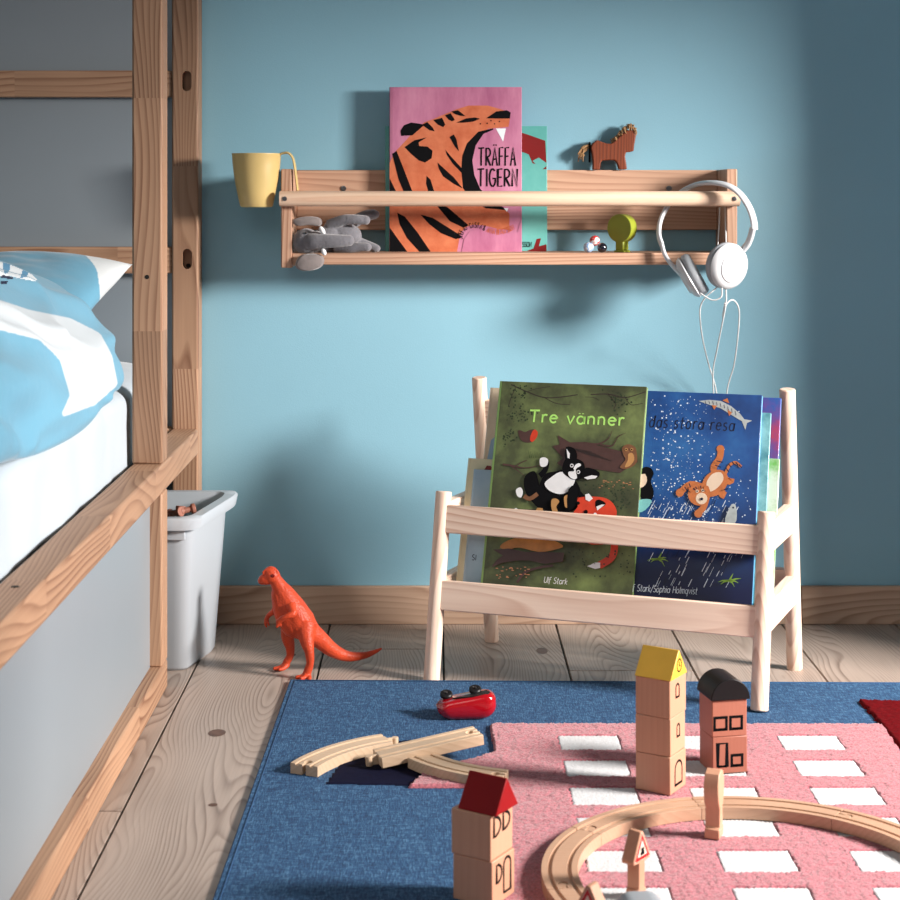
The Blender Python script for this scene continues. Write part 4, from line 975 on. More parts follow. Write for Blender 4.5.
# swimming tiger
k.line([bz(*p) for p in [(330,400),(325,370),(345,340),(350,308)]], .0105, M_tig, 4); k.dot(bz(348, 308), .0065, M_tig, up=True)
k.line([bz(*p) for p in [(355,410),(380,420),(385,410)]], .011, M_tig, 3); k.line([bz(*p) for p in [(350,430),(352,460),(365,470)]], .012, M_tig, 3)
k.line([bz(*p) for p in [(365,395),(380,365),(400,355),(420,370)]], .0045, M_tig, 4)
for x_, y_ in ((372,382),(380,366),(392,358),(405,360),(416,368)): k.line([bz(x_ - 4, y_ - 6), bz(x_ + 5, y_ + 5)], .0015, M_navyp, up=False)
k.poly([bz(*p) for p in [(280,440),(300,400),(340,380),(370,395),(372,430),(345,465),(300,475),(275,465)]], M_tig, 4)
k.poly([bz(*p) for p in [(300,425),(320,395),(350,390),(358,415),(335,445),(308,455)]], M_cream, 4)
k.line([bz(*p) for p in [(285,440),(245,430),(210,458)]], .010, M_tig, 4); k.dot(bz(208, 460), .0068, M_tig, up=True)
k.line([bz(*p) for p in [(300,480),(290,510),(272,530)]], .010, M_tig, 4); k.dot(bz(272, 532), .0068, M_tig, up=True)
k.dot(bz(275, 465), .0185, M_tig, 16, up=True); k.dot(bz(283, 480), .0095, M_cream, 12, up=True)
for c in ((268, 455), (288, 452)): k.dot(bz(*c), .0026, M_cream, up=True); k.dot(bz(*c), .0013, M_navyp, up=True)
for c in ((248, 448), (300, 445)): k.dot(bz(*c), .0045, M_tig, up=True)
for a_, b_2 in (((255,445),(262,452)), ((280,436),(281,446)), ((262,440),(268,447)), ((335,350),(356,355)), ((330,365),(350,372)), ((240,428),(245,442)), ((225,440),(232,452)), ((360,450),(375,446))): k.line([bz(*a_), bz(*b_2)], .0016, M_navyp, up=False)
k.dot(bz(284, 482), .0024, M_navyp, up=True)
# black bear at the left edge, small fish, reeds
k.poly([bz(*p) for p in [(66,395),(85,372),(108,375),(118,395),(108,420),(118,455),(110,485),(80,480),(62,460)]], M_blk, 3)
k.poly([bz(*p) for p in [(66,405),(88,395),(95,420),(82,440),(64,440)]], M_cream, 2); k.poly([bz(*p) for p in [(60,490),(95,482),(112,490),(90,520),(62,528)]], M_teald, 2)
k.poly([bz(*p) for p in [(365,565),(372,530),(388,500),(402,505),(406,540),(398,568)]], M_fish, 2); k.dot(bz(393, 512), .0015, M_navyp, up=True)
for cx_, cy_ in ((135, 690), (380, 765)):
    for a_ in (-170, -150, -60, -20, 15, 70):
        L = random.uniform(26, 44); k.line([bz(cx_, cy_), bz(cx_ + L * .6 * math.cos(R(a_)), cy_ - L * .35 * math.sin(R(a_)) - 3), bz(cx_ + L * math.cos(R(a_)), cy_ - L * .7 * math.sin(R(a_)))], .0034, M_lf, up=False, taper=True)
k.layer += 1
a = bz(44, 800); b = bz(268, 812); s_ = 'f Stark/Sophia Holmqvist'; n_ = twidth(s_, .05); write(k, s_, M_snow, a, ((b[0] - a[0]) / n_, (b[1] - a[1]) / n_), (0, .0105), .0008, gap=.05, slant=.12)
k.done('underwater_cover_print', bb)

# --- the other books of the stand
M_beige = cover_mat('beige_cover', [(.3, col(196, 176, 150)), (.7, col(218, 202, 178))], 8)
M_creamc = cover_mat('cream_cover', [(.3, col(200, 196, 164)), (.7, col(218, 214, 184))], 8)
M_pblue = cover_mat('pale_blue_cover', [(.3, col(132, 160, 182)), (.7, col(164, 190, 206))], 7)
M_tealc = cover_mat('sea_teal_cover', [(.35, col(64, 130, 142)), (.65, col(130, 190, 196))], 30)
M_purp = cover_mat('purple_cover', [(.38, col(40, 84, 160)), (.5, col(110, 64, 132)), (.62, col(186, 50, 60))], 9)
M_multi = cover_mat('green_white_cover', [(.4, col(110, 180, 90)), (.6, col(206, 224, 206))], 14)
def corner(v, lean, px_top, py_top):
    """height along the leaning plane and u where a book's top corner lies"""
    Mx = stand_frame(0, v, ZB, lean); return hit(Mx, px_top, py_top)
def back_book(label, v, lean, left=None, right=None, top=None, wd=.2, t=.008, mat=None, spine=None):
    x, h = corner(v, lean, left if left is not None else right, top)
    u = x if left is not None else x - wd
    return book('picture_book', label, stand_frame(u, v, ZB, lean), wd, h, t, mat, spine), stand_frame(u, v, ZB, lean)
b1, Mb = back_book('pale blue picture book leaning behind the green book', -.0845, 18.4, left=473.5, top=469, wd=.22, t=.008, mat=M_pblue)
k = Ink(); p0 = hit(Mb, 472, 560); write(k, 'SI', M_navyp, p0, (.010, 0), (0, .009), .0013); k.done('title_print', b1)
b2, Mb = back_book('cream picture book between the pale blue and the beige one in the stand', -.0755, 18.4, left=468, top=458, wd=.23, t=.008, mat=M_creamc)
k = Ink(); k.poly([hit(Mb, *p) for p in [(484,470),(487,465.5),(491,466),(493,470)]], M_dred); k.done('dark_red_print', b2)
b3, Mb = back_book('tall beige picture book standing at the back left of the stand', -.0665, 18.4, left=490, top=387.5, wd=.235, t=.009, mat=M_beige)
k = Ink(); k.poly([hit(Mb, *p) for p in [(499,400),(510,392),(510,460),(487,460),(491,440),(497,435)]], M_pblue); k.done('blue_shape_print', b3)
back_book('teal picture book just behind the right edge of the dark blue book', -.0735, 18.4, right=771, top=413, wd=.20, t=.007, mat=M_tealc)
back_book('purple, red and blue picture book at the back right of the stand', -.0580, 18.4, right=781, top=398, wd=.21, t=.009, mat=M_purp, spine=plain('blue_edge', col(50, 96, 170), .4, .05))
back_book('short green and white picture book low at the right of the stand', -.0655, 18.4, right=779.5, top=459, wd=.16, t=.006, mat=M_multi)

# ------------------------------------------------------------------ dinosaur
M_dino = plain('orange_rubber', col(186, 66, 36), .42, .16, 60, .55, 300, spec=.3)
DO = G(292, 675); dn = thing('toy_dinosaur', 'orange rubber dinosaur standing on the wooden floor', 'toy dinosaur', DO)
DY = 2.862
def dz_(x, y, Y): return P(230 + x / 5.294, 550 + y / 5.294, Y) - DO
U = 2.862 / F / 5.294
bm = BM()
def dt(pts, rs):
    s = spline([dz_(*p) for p in pts], 5); rr = []
    for i in range(len(rs) - 1): rr += [rs[i] + (rs[i+1] - rs[i]) * j / 5 for j in range(5)]
    rr.append(rs[-1]); tube(bm, s, [r * U for r in rr], 18)
Y0 = 2.824
dt([(238,150,Y0),(262,195,Y0),(290,240,Y0),(330,310,Y0),(375,385,Y0),(420,435,Y0),(470,470,Y0+.006),(540,528,Y0+.016),(620,562,Y0+.028),(700,560,Y0+.036),(760,542,Y0+.04),(805,520,Y0+.042)], [30,43,56,72,80,62,48,38,28,20,13,5])
dt([(256,205,Y0),(268,250,Y0),(300,330,Y0),(345,395,Y0),(385,420,Y0)], [36,50,68,72,50])
# head with a domed skull and a short muzzle
ellipsoid(bm, dz_(222, 138, Y0), (44 * U, 38 * U, 42 * U)); ellipsoid(bm, dz_(216, 116, Y0), (37 * U, 31 * U, 30 * U)); ellipsoid(bm, dz_(192, 155, Y0), (42 * U, 29 * U, 30 * U)); ellipsoid(bm, dz_(172, 162, Y0), (26 * U, 23 * U, 22 * U))
# near leg, far leg
Yn, Yf = 2.796, 2.850
dt([(400,400,Y0-.008),(405,470,Yn+.008),(420,540,Yn),(424,600,Yn),(410,645,Yn),(400,668,Yn)], [62,40,25,20,22,21]); dt([(412,655,Yn),(385,672,Yn-.003),(345,676,Yn-.006)], [20,16,10]); dt([(408,660,Yn),(392,676,Yn-.010),(370,682,Yn-.017)], [18,13,9]); dt([(410,655,Yn),(420,676,Yn-.006),(418,682,Yn-.016)], [18,13,9])
dt([(325,390,Y0+.01),(306,455,Yf-.006),(318,515,Yf),(318,560,Yf),(300,592,Yf),(292,612,Yf)], [60,36,25,20,20,19]); dt([(305,600,Yf),(268,624,Yf-.003),(228,629,Yf-.006)], [19,15,10]); dt([(305,605,Yf),(282,627,Yf-.010),(255,634,Yf-.018)], [17,12,8])
# arms
dt([(320,290,Y0-.022),(335,335,Y0-.034),(300,352,Y0-.038),(268,370,Y0-.036),(255,385,Y0-.034)], [26,20,16,15,17]); dt([(262,375,Y0-.035),(250,402,Y0-.036),(246,412,Y0-.036)], [15,9,5]); dt([(258,378,Y0-.033),(268,400,Y0-.030),(262,408,Y0-.028)], [10,7,4])
dt([(250,290,Y0+.02),(232,325,Y0+.028),(205,345,Y0+.030),(192,370,Y0+.03)], [22,17,13,12]); dt([(192,365,Y0+.03),(188,392,Y0+.03),(196,410,Y0+.03)], [12,8,5]); dt([(196,368,Y0+.028),(205,392,Y0+.026),(204,405,Y0+.026)], [9,6,4])
for i in range(11):
    a_ = math.pi * (i / 10) * 1.1 + 2.9; ellipsoid(bm, dz_(215 + 42 * math.cos(a_), 118 + 24 * math.sin(a_) + 4, Y0 - .006), (5 * U, 5 * U, 5 * U), n=8)
for v in bm.verts:
    if v.co.z < .0006: v.co.z = .0006
db = fused('body', bm, M_dino, dn, .0013, 7)
for v in db.data.vertices:
    if v.co.z < .0004: v.co.z = .0004
M_eye = plain('dark_red_eye', col(110, 20, 14), .15, 0)
bm = BM(); ellipsoid(bm, dz_(226, 137, Y0 - .0118), (11 * U, 4 * U, 9 * U), n=14); link('eye', bm, M_eye, dn, smooth=True)

# ------------------------------------------------------------------ rug
rug = thing('rug', 'blue woven rug with a pink pile area and white stripes, on the floor', 'rug', (.5, 2.0, 0))
RO = Vector(rug.location)
m_, nt_, b_ = newmat('denim_blue_weave'); N = nt_.nodes; L_ = nt_.links
tc = N.new('ShaderNodeTexCoord'); mp1 = N.new('ShaderNodeMapping'); mp1.inputs['Scale'].default_value = (60, 420, 60); mp2 = N.new('ShaderNodeMapping'); mp2.inputs['Scale'].default_value = (420, 60, 60)
n1 = N.new('ShaderNodeTexNoise'); n1.inputs['Scale'].default_value = 1.6; n2 = N.new('ShaderNodeTexNoise'); n2.inputs['Scale'].default_value = 1.6
for mp_, n_ in ((mp1, n1), (mp2, n2)): L_.new(tc.outputs['Object'], mp_.inputs['Vector']); L_.new(mp_.outputs[0], n_.inputs['Vector'])
ad = N.new('ShaderNodeMath'); L_.new(n1.outputs[0], ad.inputs[0]); L_.new(n2.outputs[0], ad.inputs[1])
r = ramp(nt_, [(.36, col(14, 46, 82)), (.52, col(34, 78, 118)), (.68, col(84, 126, 160))]); hf = N.new('ShaderNodeMath'); hf.operation = 'MULTIPLY'; hf.inputs[1].default_value = .5
L_.new(ad.outputs[0], hf.inputs[0]); L_.new(hf.outputs[0], r.inputs[0]); L_.new(r.outputs[0], b_.inputs['Base Color']); b_.inputs['Roughness'].default_value = .9
bp = N.new('ShaderNodeBump'); bp.inputs['Strength'].default_value = .7; bp.inputs['Distance'].default_value = .002; L_.new(hf.outputs[0], bp.inputs['Height']); L_.new(bp.outputs[0], b_.inputs['Normal'])
M_denim = m_
ZR = .006
outl = [(-.2385, 2.776), (1.02, 2.757), (1.02, .95), (-.2665, .95)]
bm = BM(); prism(bm, [(a - RO.x, b - RO.y) for a, b in outl], 0, ZR, 'Z'); link('woven_base', bm, M_denim, rug, bevel=.002)
M_seam = plain('dark_blue_hem', col(30, 72, 112), .9, .1, 300)
bm = BM(); tube(bm, [(-.2300 - RO.x, 2.768 - RO.y, ZR), (-.2580 - RO.x, .95 - RO.y, ZR)], .0011, 8); tube(bm, [(-.228 - RO.x, 2.768 - RO.y, ZR), (1.0 - RO.x, 2.750 - RO.y, ZR)], .0009, 8)
link('hem_seam', bm, M_seam, rug, smooth=True)
def pile(name, poly, z, cm, amp, res, holes=(), parent=rug, zb=None):
    """dense tufted surface over a polygon; edges drop to the woven base"""
    xs = [p[0] for p in poly]; ys = [p[1] for p in poly]; bm = BM(); gv = {}
    nx, ny = int((max(xs) - min(xs)) / res) + 1, int((max(ys) - min(ys)) / res) + 1; zb = zb if zb is not None else ZR
    inside = set()
    for a in range(nx):
        for b in range(ny):
            x, y = min(xs) + (a + .5) * res, min(ys) + (b + .5) * res
            jx, jy = x + noise.noise(Vector((x * 90, y * 90, 3))) * .002, y + noise.noise(Vector((x * 90, y * 90, 8))) * .002
            if inpoly(jx, jy, poly) and not any(h[0] < jx < h[1] and h[2] < jy < h[3] for h in holes): inside.add((a, b))
    def vert(a, b):
        if (a, b) not in gv:
            x, y = min(xs) + a * res, min(ys) + b * res
            full = all(q in inside for q in ((a-1, b-1), (a, b-1), (a-1, b), (a, b)))
            h = z + (noise.noise(Vector((x * 340, y * 340, 1))) * amp * 1.2 + noise.noise(Vector((x * 90, y * 60, 5))) * amp * .7 + random.uniform(-.5, .5) * amp * .8) if full else zb + .0003
            gv[(a, b)] = bm.verts.new((x - RO.x + (random.uniform(-.3, .3) * res if full else 0), y - RO.y + (random.uniform(-.3, .3) * res if full else 0), h))
        return gv[(a, b)]
    for a, b in inside: bm.faces.new((vert(a, b), vert(a+1, b), vert(a+1, b+1), vert(a, b+1)))
    return link(name, bm, cm, parent, smooth=True)
M_pile = plain('pink_pile', col(172, 98, 108), .95, .35, 420, .6, 500, sheen=.3)
def g2(px, py, z=.012): p = G(px, py, z); return (p.x, p.y)
stripes = []
cols = (.178, .3365, .4955, .654, .813); rows_ = [2.4115 - .1083 * i for i in range(-0, 12)]
for x in cols:
    for i, y in enumerate(rows_):
        if y < 1.72: continue
        px_ = VX + x / y * F
        if px_ > 905: continue
        if x > .6 and y > 2.2: continue
        stripes.append((x, x + .085, y, y + .062))
pinkpoly = [g2(490, 722), g2(883, 722.5), g2(902, 752), (.95, 2.2), (.95, 1.62), (.055, 1.62), (.055, g2(455, 784)[1]), g2(408, 784), g2(424, 770), g2(494, 750)]
pile('pink_pile', pinkpoly, .0112, M_pile, .0013, .0021, stripes)
M_whitep = plain('white_woven_stripe', col(206, 208, 210), .9, .08, 200, .5, 300)
for x0, x1, y0, y1 in stripes:
    bm = BM(); nx, ny = 34, 22; g_ = {}
    for a in range(nx + 1):
        for b in range(ny + 1):
            x, y = x0 - .0025 + (x1 - x0 + .005) * a / nx, y0 - .0025 + (y1 - y0 + .005) * b / ny
            e = a in (0, nx) or b in (0, ny)
            g_[a, b] = bm.verts.new((x - RO.x + noise.noise(Vector((x * 80, y * 80, 1))) * .0015, y - RO.y + noise.noise(Vector((x * 80, y * 80, 9))) * .0012, ZR + .0002 if e else .0104 + (.0004 if a % 2 else -.0004) + random.uniform(-.0002, .0002)))
    for a in range(nx):
        for b in range(ny): bm.faces.new((g_[a, b], g_[a+1, b], g_[a+1, b+1], g_[a, b+1]))
    link('white_stripe', bm, M_whitep, rug, smooth=True)
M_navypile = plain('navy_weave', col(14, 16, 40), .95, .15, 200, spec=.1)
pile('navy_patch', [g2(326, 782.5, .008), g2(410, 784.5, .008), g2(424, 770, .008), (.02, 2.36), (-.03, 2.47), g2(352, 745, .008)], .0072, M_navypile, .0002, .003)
M_redp = plain('dark_red_pile', col(92, 3, 10), .95, .2, 200, spec=.1)
pile('dark_red_patch', [g2(858, 699, .01), g2(930, 701, .01), (1.0, 2.68), (1.0, 2.30), g2(902, 748, .01)], .0110, M_redp, .0012, .003)

# ------------------------------------------------------------------ wooden track
TWD, TH_ = .042, .0145
prof = [(-.021, 0), (.021, 0), (.021, TH_), (.0135, TH_), (.0135, TH_ - .003), (.0088, TH_ - .003), (.0088, TH_), (-.0088, TH_), (-.0088, TH_ - .003), (-.0135, TH_ - .003), (-.0135, TH_), (-.021, TH_)]
def peg_poly(sc=1.0, neck=.0125):
    r = .0048 * sc; hw = .0022 * sc; out = [(hw, -.002)]
    for i in range(13):
        a = -90 + 24 + (312) * i / 12; out.append((r * math.sin(R(180 - 24 - 312 * i / 12)) , neck + r * -math.cos(R(180 - 24 - 312 * i / 12)) * -1))
    out.append((-hw, -.002)); return out
def track(name, label, centre_path, mat, group, peg=True, socket=True, loc=(0, 0, 0), tilt=None):
    """centre_path: (x, y) points; profile swept flat along them"""
    t = thing(name, label, 'toy track', loc, 0, group)
    bm = BM(); rows = []; P_ = [Vector((a - loc[0], b - loc[1])) for a, b in centre_path]; n = len(P_)
    for i in range(n):
        d = (P_[min(n-1, i+1)] - P_[max(0, i-1)]).normalized(); q = Vector((-d.y, d.x)); q = -q
        rows.append([bm.verts.new((P_[i].x + q.x * a, P_[i].y + q.y * a, z)) for a, z in prof])
    for a, b in zip(rows, rows[1:]):
        for i in range(12): bm.faces.new((a[i], a[(i+1) % 12], b[(i+1) % 12], b[i]))
    bm.faces.new(rows[0]); bm.faces.new(rows[-1][::-1])
    body = link('track_bed', bm, mat, t)
    d0 = (P_[0] - P_[1]).normalized(); d1 = (P_[-1] - P_[-2]).normalized()
    if socket:
        Mx = Matrix.Translation((P_[0].x, P_[0].y, 0)) @ Matrix.Rotation(math.atan2(-d0.y, -d0.x) - math.pi / 2, 4, 'Z')
        c = BM(); prism(c, peg_poly(1.22), -.01, .03, 'Z', M=Mx); boolcut(body, c)
    body.data.set_sharp_from_angle(angle=R(30))
    if peg:
        Mx = Matrix.Translation((P_[-1].x, P_[-1].y, 0)) @ Matrix.Rotation(math.atan2(d1.y, d1.x) - math.pi / 2, 4, 'Z')
        c = BM(); prism(c, peg_poly(1.0), .0005, TH_ - .0006, 'Z', M=Mx); link('connector_peg', c, mat, t, bevel=.0005)
    bv = body.modifiers.new('bevel', 'BEVEL'); bv.width = .0008; bv.segments = 2; bv.limit_method = 'ANGLE'; bv.angle_limit = R(50)
    t.rotation_mode = 'XYZ'; return t
def arcpath(cx, cy, r, a0, a1, n=26): return [(cx + r * math.cos(R(a0 + (a1 - a0) * i / n)), cy + r * math.sin(R(a0 + (a1 - a0) * i / n))) for i in range(n + 1)]
CX, CY, CR = .370, 1.932, .229
labs = {10: 'curved wooden track at the right edge, in the ring on the pink pile', 55: 'curved wooden track right of the upright wooden sign, at the back of the ring', 100: 'curved wooden track in front of the yellow roofed tower',
        145: 'curved wooden track at the left bend of the ring, right of the red roofed house', 190: 'curved wooden track in front under the small sign at the bottom of the picture'}
ZP = .0118
for a0, lb_ in labs.items():
    t = track('toy_track', lb_, arcpath(CX, CY, CR, a0 + 45 - .15, a0 + .15), M_track, 'ring of wooden track', loc=(CX + CR * math.cos(R(a0 + 22)), CY + CR * math.sin(R(a0 + 22)), ZP))
# loose pieces
def chord_arc(p0, p1, r, side, n=22):
    p0, p1 = Vector(p0), Vector(p1); m = (p0 + p1) / 2; d = p1 - p0; h = math.sqrt(r * r - (d.length / 2) ** 2); nrm = Vector((-d.y, d.x)).normalized() * side
    c = m + nrm * h; a0 = math.atan2(*(p0 - c).yx); a1 = math.atan2(*(p1 - c).yx)
    if a1 - a0 > math.pi: a1 -= 2 * math.pi
    if a0 - a1 > math.pi: a1 += 2 * math.pi
    return [(c.x + r * math.cos(a0 + (a1 - a0) * i / n), c.y + r * math.sin(a0 + (a1 - a0) * i / n)) for i in range(n + 1)]
t1 = track('toy_track', 'pale curved wooden track lying alone at the left on the blue weave', chord_arc((-.180, 2.318), (-.0700, 2.432), .22, -1), M_pine_track, 'loose wooden track', loc=(-.125, 2.38, ZR))
t3 = track('toy_track', 'curved wooden track reaching from under the straight one towards the red roofed house', chord_arc((.092, 2.272), (-.022, 2.352), .21, -1), M_pine_track, 'loose wooden track', loc=(.04, 2.30, .0085), peg=False)
d_ = Vector((.150, .052)); A_ = Vector((-.0800, 2.351)); L2 = .150; dn_ = d_.normalized()
t2 = track('toy_track', 'straight wooden track lying across the end of a curved one', [(A_.x + dn_.x * L2 * (1 - i / 8), A_.y + dn_.y * L2 * (1 - i / 8)) for i in range(9)], M_pine_track, 'loose wooden track', loc=(A_.x, A_.y, 0))
ang = math.atan2(dn_.y, dn_.x)
t2.matrix_world = Matrix.Translation((A_.x, A_.y, .0105)) @ Matrix.Rotation(ang, 4, 'Z') @ Matrix.Rotation(R(-6.5), 4, 'Y') @ Matrix.Rotation(-ang, 4, 'Z')

# ------------------------------------------------------------------ block towers
S = .0500
def facepoly(k, pts, m, wd=None, close=True):
    if wd: k.line(pts + ([pts[0], pts[1]] if close else []), wd, m, up=False)
def arch(cx, z0, w_, h, n=8):
    r = w_ / 2; return [(cx - r, z0), (cx + r, z0), (cx + r, z0 + h - r)] + [(cx + r * math.cos(math.pi * i / n), z0 + h - r + r * math.sin(math.pi * i / n)) for i in range(1, n)] + [(cx - r, z0 + h - r)]
def rect(x0, x1, z0, z1): return [(x0, z0), (x1, z0), (x1, z1), (x0, z1)]
def half(side, w_, h, cx, z0):   # D-shaped window with the flat side left
    n = 10; return [(cx, z0), (cx, z0 + h)] + [(cx + w_ * math.sin(math.pi * i / n), z0 + h / 2 + h / 2 * math.cos(math.pi * i / n)) for i in range(1, n)]
def cube_block(x, y, z, rz, mat, label, prints, size=S, group=None, ink_face='R'):
    """front corner at (x,y); rz turns the block; local +x runs along the printed right face"""
    b = link('toy_block', box(BM(), 0, size, 0, size, 0, size - .0002), mat, bevel=.0012)
    b.location = (x, y, z); b.rotation_euler = (0, 0, rz); tag(b, label, 'toy block', group)
    if prints:
        k = Ink()
        for kind, pts, w_ in prints: k.line(pts + [pts[0], pts[1]], w_ * 1.75, M_black, up=False)
        k.done('painted_outline', b)
    return b
# yellow tower: the printed face turns right, its plane x axis from the front corner to the right corner
FY = G(670.2, 796, .0118); th = R(57.5)
cube_block(FY.x, FY.y, .0118, th, M_block, 'wooden cube with a painted arched door, lowest of the yellow roofed tower', [(0, arch(.026, .009, .022, .030), .0018)])
cube_block(FY.x + .0005, FY.y + .001, .0118 + S, th + .03, M_block, 'wooden cube with a small arched window, middle of the yellow roofed tower', [(0, arch(.026, .021, .009, .016), .0016)])
cube_block(FY.x - .0003, FY.y, .0118 + 2 * S, th - .01, M_block, 'wooden cube with a small arched window, right under the yellow roof', [(0, arch(.023, .024, .010, .017), .0016)])
def gable_roof(x, y, z, rz, mat, label, h, ov=.0015, clock=False):
    b = link('toy_roof', prism(BM(), [(-ov, 0), (S + ov, 0), (S / 2, h)], -ov, S + ov, 'Y'), mat, bevel=.0012)
    b.location = (x, y, z); b.rotation_euler = (0, 0, rz); tag(b, label, 'toy block')
    if clock:
        k = Ink(); ring = [(S / 2 + .0068 * math.cos(6.2832 * i / 20), .0155 + .0082 * math.sin(6.2832 * i / 20)) for i in range(21)]
        k.line(ring, .0020, M_black, up=False); k.line([(S / 2, .0205), (S / 2, .0150), (S / 2 + .003, .0140)], .0018, M_black, up=False); o = k.done('painted_clock', b); o.location.y = -ov
    return b
gable_roof(FY.x, FY.y - .0008, .0118 + 3 * S, th, M_yellow, 'yellow gabled roof block with a clock, on top of the tallest tower', .036, clock=True)
# black roofed tower
FB = G(712.6, 774.5, .0118); tb_ = math.atan2(.010, .0486)
cube_block(FB.x, FB.y, .0118, tb_, M_block2, 'reddish wooden cube with a painted door and square window, under the other', [(0, rect(.0075, .0205, .010, .041), .0022), (0, rect(.0275, .0425, .010, .024), .0022)], group=None)
cube_block(FB.x - .0006, FB.y, .0118 + S, tb_, M_block2, 'reddish wooden cube with two painted square windows under the black roof', [(0, rect(.0035, .0205, .010, .0262), .0022), (0, rect(.0262, .0425, .010, .0262), .0022)])
ov = .0030
b = link('toy_roof', prism(BM(), [(S / 2 + (S / 2 + ov) * math.cos(math.pi * i / 24), .0 + (S / 2 + ov) * 1.02 * math.sin(math.pi * i / 24)) for i in range(25)], -ov, S + ov, 'Y'), M_roofblack, bevel=.001)
b.location = (FB.x, FB.y, .0118 + 2 * S); b.rotation_euler = (0, 0, tb_); tag(b, 'black half-round roof block on the reddish tower', 'toy block')
# red roofed house in front
YH = 1.874; FR_ = Vector(((490.6 - VX) * YH / F, YH, 0)); tr_ = R(58)
cube_block(FR_.x + .0016, FR_.y - .001, ZR + .0058, tr_, M_block, 'wooden cube with painted arched door at the bottom of the red roofed house', [(0, [(a, b) for a, b in half(0, .0115, .0205, .0100, .0235)], .0018), (0, arch(.0335, .0085, .0155, .0375), .0018)], size=.0505)
cube_block(FR_.x, FR_.y, ZR + .0058 + .0505, tr_ + .01, M_block, 'wooden cube with two painted half-round windows under the red roof', [(0, [(a, b) for a, b in half(0, .0150, .0220, .0075, .0245)], .0020), (0, half(0, .0150, .0200, .0285, .0265), .0020)], size=.0505)
rr_ = gable_roof(FR_.x + .0055, FR_.y - .0030, ZR + .0058 + .101, tr_ - .02, M_red, 'dark red gabled roof block on the wooden house at the front', .0365, .0)

# ------------------------------------------------------------------ toy signs and the red car
M_signw = plain('sign_white', col(232, 214, 196), .5, .02); M_signr = plain('sign_red', col(196, 34, 34), .45, .02)
def sign(name, label, x, y, z, rz, outline, th, extra=None):
    b = thing(name, label, 'toy sign', (x, y, z), rz)
    pst = link('sign_body', prism(BM(), outline, -th / 2, th / 2, 'Y'), M_block, b, bevel=.0012)
    return b
# round sign seen nearly edge-on
g = G(714, 836, .0118); w2 = .021
o1 = [(-.012, 0), (.012, 0), (.012, .012), (.0075, .013), (.0075, .036), (.013, .044), (.0165, .056), (.0165, .068), (.010, .079), (0, .083), (-.010, .079), (-.0165, .068), (-.0165, .056), (-.013, .044), (-.0075, .036), (-.0075, .013), (-.012, .012)]
sign('toy_sign', 'upright wooden toy sign standing inside the track ring, seen edge-on', g.x, g.y, .0118, R(68), o1, .0185)
# triangular warning sign
def warning(label, px, py, Y, zbase, rz, hgt=.0760, s=1.0):
    x = (px - VX) * Y / F
    o2 = [(-.009, 0), (.009, 0), (.009, .010), (.0062, .011), (.0062, .040), (.0175, .041), (.0185, .045), (.0025, .0745), (-.0025, .0745), (-.0185, .045), (-.0175, .041), (-.0062, .040), (-.0062, .011), (-.009, .010)]
    b = sign('toy_sign', label, x, Y, zbase, rz, o2, .016)
    k = Ink(); tri = lambda s_, dz=0: [(-.0175 * s_, .0535 - .0105 * s_ + dz), (.0175 * s_, .0535 - .0105 * s_ + dz), (0, .0535 + .0205 * s_ + dz)]
    k.poly(tri(.95), M_signw); 
    q = tri(.74); k.line(q + [q[0], q[1]], .0040, M_signr); 
    k.poly([(-.0040, .0485), (.0045, .0485), (.0048, .0515), (.0032, .0535), (.0042, .0560), (.0020, .0575), (.0010, .0550), (-.0008, .0580), (-.0030, .0560), (-.0022, .0530), (-.0045, .0515)], M_black)
    o = k.done('warning_print', b); o.location.y = -.0081; return b
YS = 1.905; warning('wooden toy warning sign with a train symbol, standing inside the track ring', 636, 890, YS, .0118, R(52))
YT = 1.757; warning('wooden toy warning sign cut off at the bottom edge, beside the grey dome', 592, 930, YT, .0262 if False else .0118, R(-38))
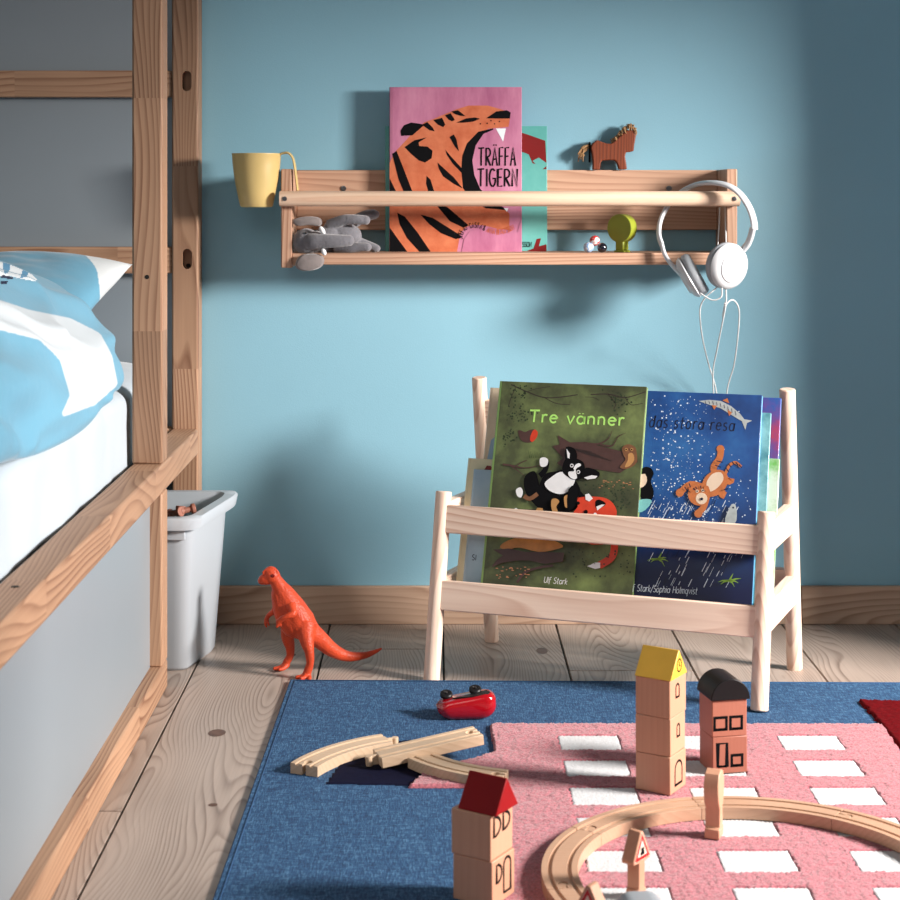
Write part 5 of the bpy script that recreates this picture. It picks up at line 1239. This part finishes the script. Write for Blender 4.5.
# grey domed toy at the bottom edge
M_grey = plain('grey_plastic', col(150, 158, 164), .35, .03)
e_ = thing('toy_engine', 'grey rounded toy showing only its dome between the signs', 'toy train', (P(641, 900, 1.80).x, 1.800, .0118), R(5))
bm = BM(); prism(bm, rounded([(-.027, 0), (.027, 0), (.027, .030), (.016, .0435), (-.016, .0435), (-.027, .030)], .012, 6), -.017, .017, 'Y'); link('body', bm, M_grey, e_, bevel=.004, seg=3)
for sx_ in (-1, 1):
    for sy_ in (-1, 1): link('wheel', lathe(BM(), [(0, -.003), (.008, -.003), (.009, -.002), (.009, .002), (.008, .003), (0, .003)], 20, Matrix.Translation((sx_ * .016, sy_ * .0205, .009)) @ Matrix.Rotation(R(90), 4, 'X')), M_roofblack, e_, smooth=True, auto=40)

# red toy car lying on its side, wheels up
M_carred = plain('glossy_red', col(160, 6, 20), .18, .04, coat=.6)
g = G(466, 721, ZR); car = thing('toy_car', 'glossy red rounded toy car lying with its black wheels up on the rug', 'toy car', (g.x, g.y + .017, ZR), R(4))
sc_ = 2.60 / F
bm = BM()
for v_ in range(1): pass
cp_ = rounded([(-.045, -.020), (.046, -.020), (.046, .020), (-.045, .020)], .020, 8)
lv = [(.0, .50), (.0015, .66), (.004, .79), (.008, .90), (.013, .97), (.019, 1.0), (.025, .98), (.029, .93), (.032, .85), (.0335, .74)]
rg = [[bm.verts.new((x * f, y * f, z + (.006 * (x / .045) if z > .02 else 0))) for x, y in cp_] for z, f in lv]
for a, b in zip(rg, rg[1:]):
    for i in range(len(a)): bm.faces.new((a[i], a[(i+1) % len(a)], b[(i+1) % len(a)], b[i]))
bm.faces.new(rg[0][::-1]); bm.faces.new(rg[-1]); link('body', bm, M_carred, car, smooth=True, auto=55)
bm = prism(BM(), [(-.022, -.0085), (.033, .006), (.0375, -.004), (.034, -.0125), (.008, -.0155)], 0, .0022, 'Z', M=Matrix.Translation((0, 0, .0332)) @ Matrix.Rotation(R(-7.5), 4, 'Y')); link('window', bm, M_roofblack, car, bevel=.0008)
for x, z in ((-.029, .0330), (.015, .0395)):
    w_ = link('wheel', lathe(BM(), [(0, -.0035), (.0078, -.0035), (.0095, -.002), (.0095, .002), (.0078, .0035), (.0045, .0035), (.0038, .0028), (0, .0028)], 26, Matrix.Translation((x, .008, z)) @ Matrix.Rotation(R(22), 4, 'X')), M_roofblack, car, smooth=True, auto=40)
    link('hub', lathe(BM(), [(0, .0032), (.0022, .0032), (.0018, .0052), (0, .0052)], 12, Matrix.Translation((x, .008, z)) @ Matrix.Rotation(R(22), 4, 'X')), M_screw, w_)
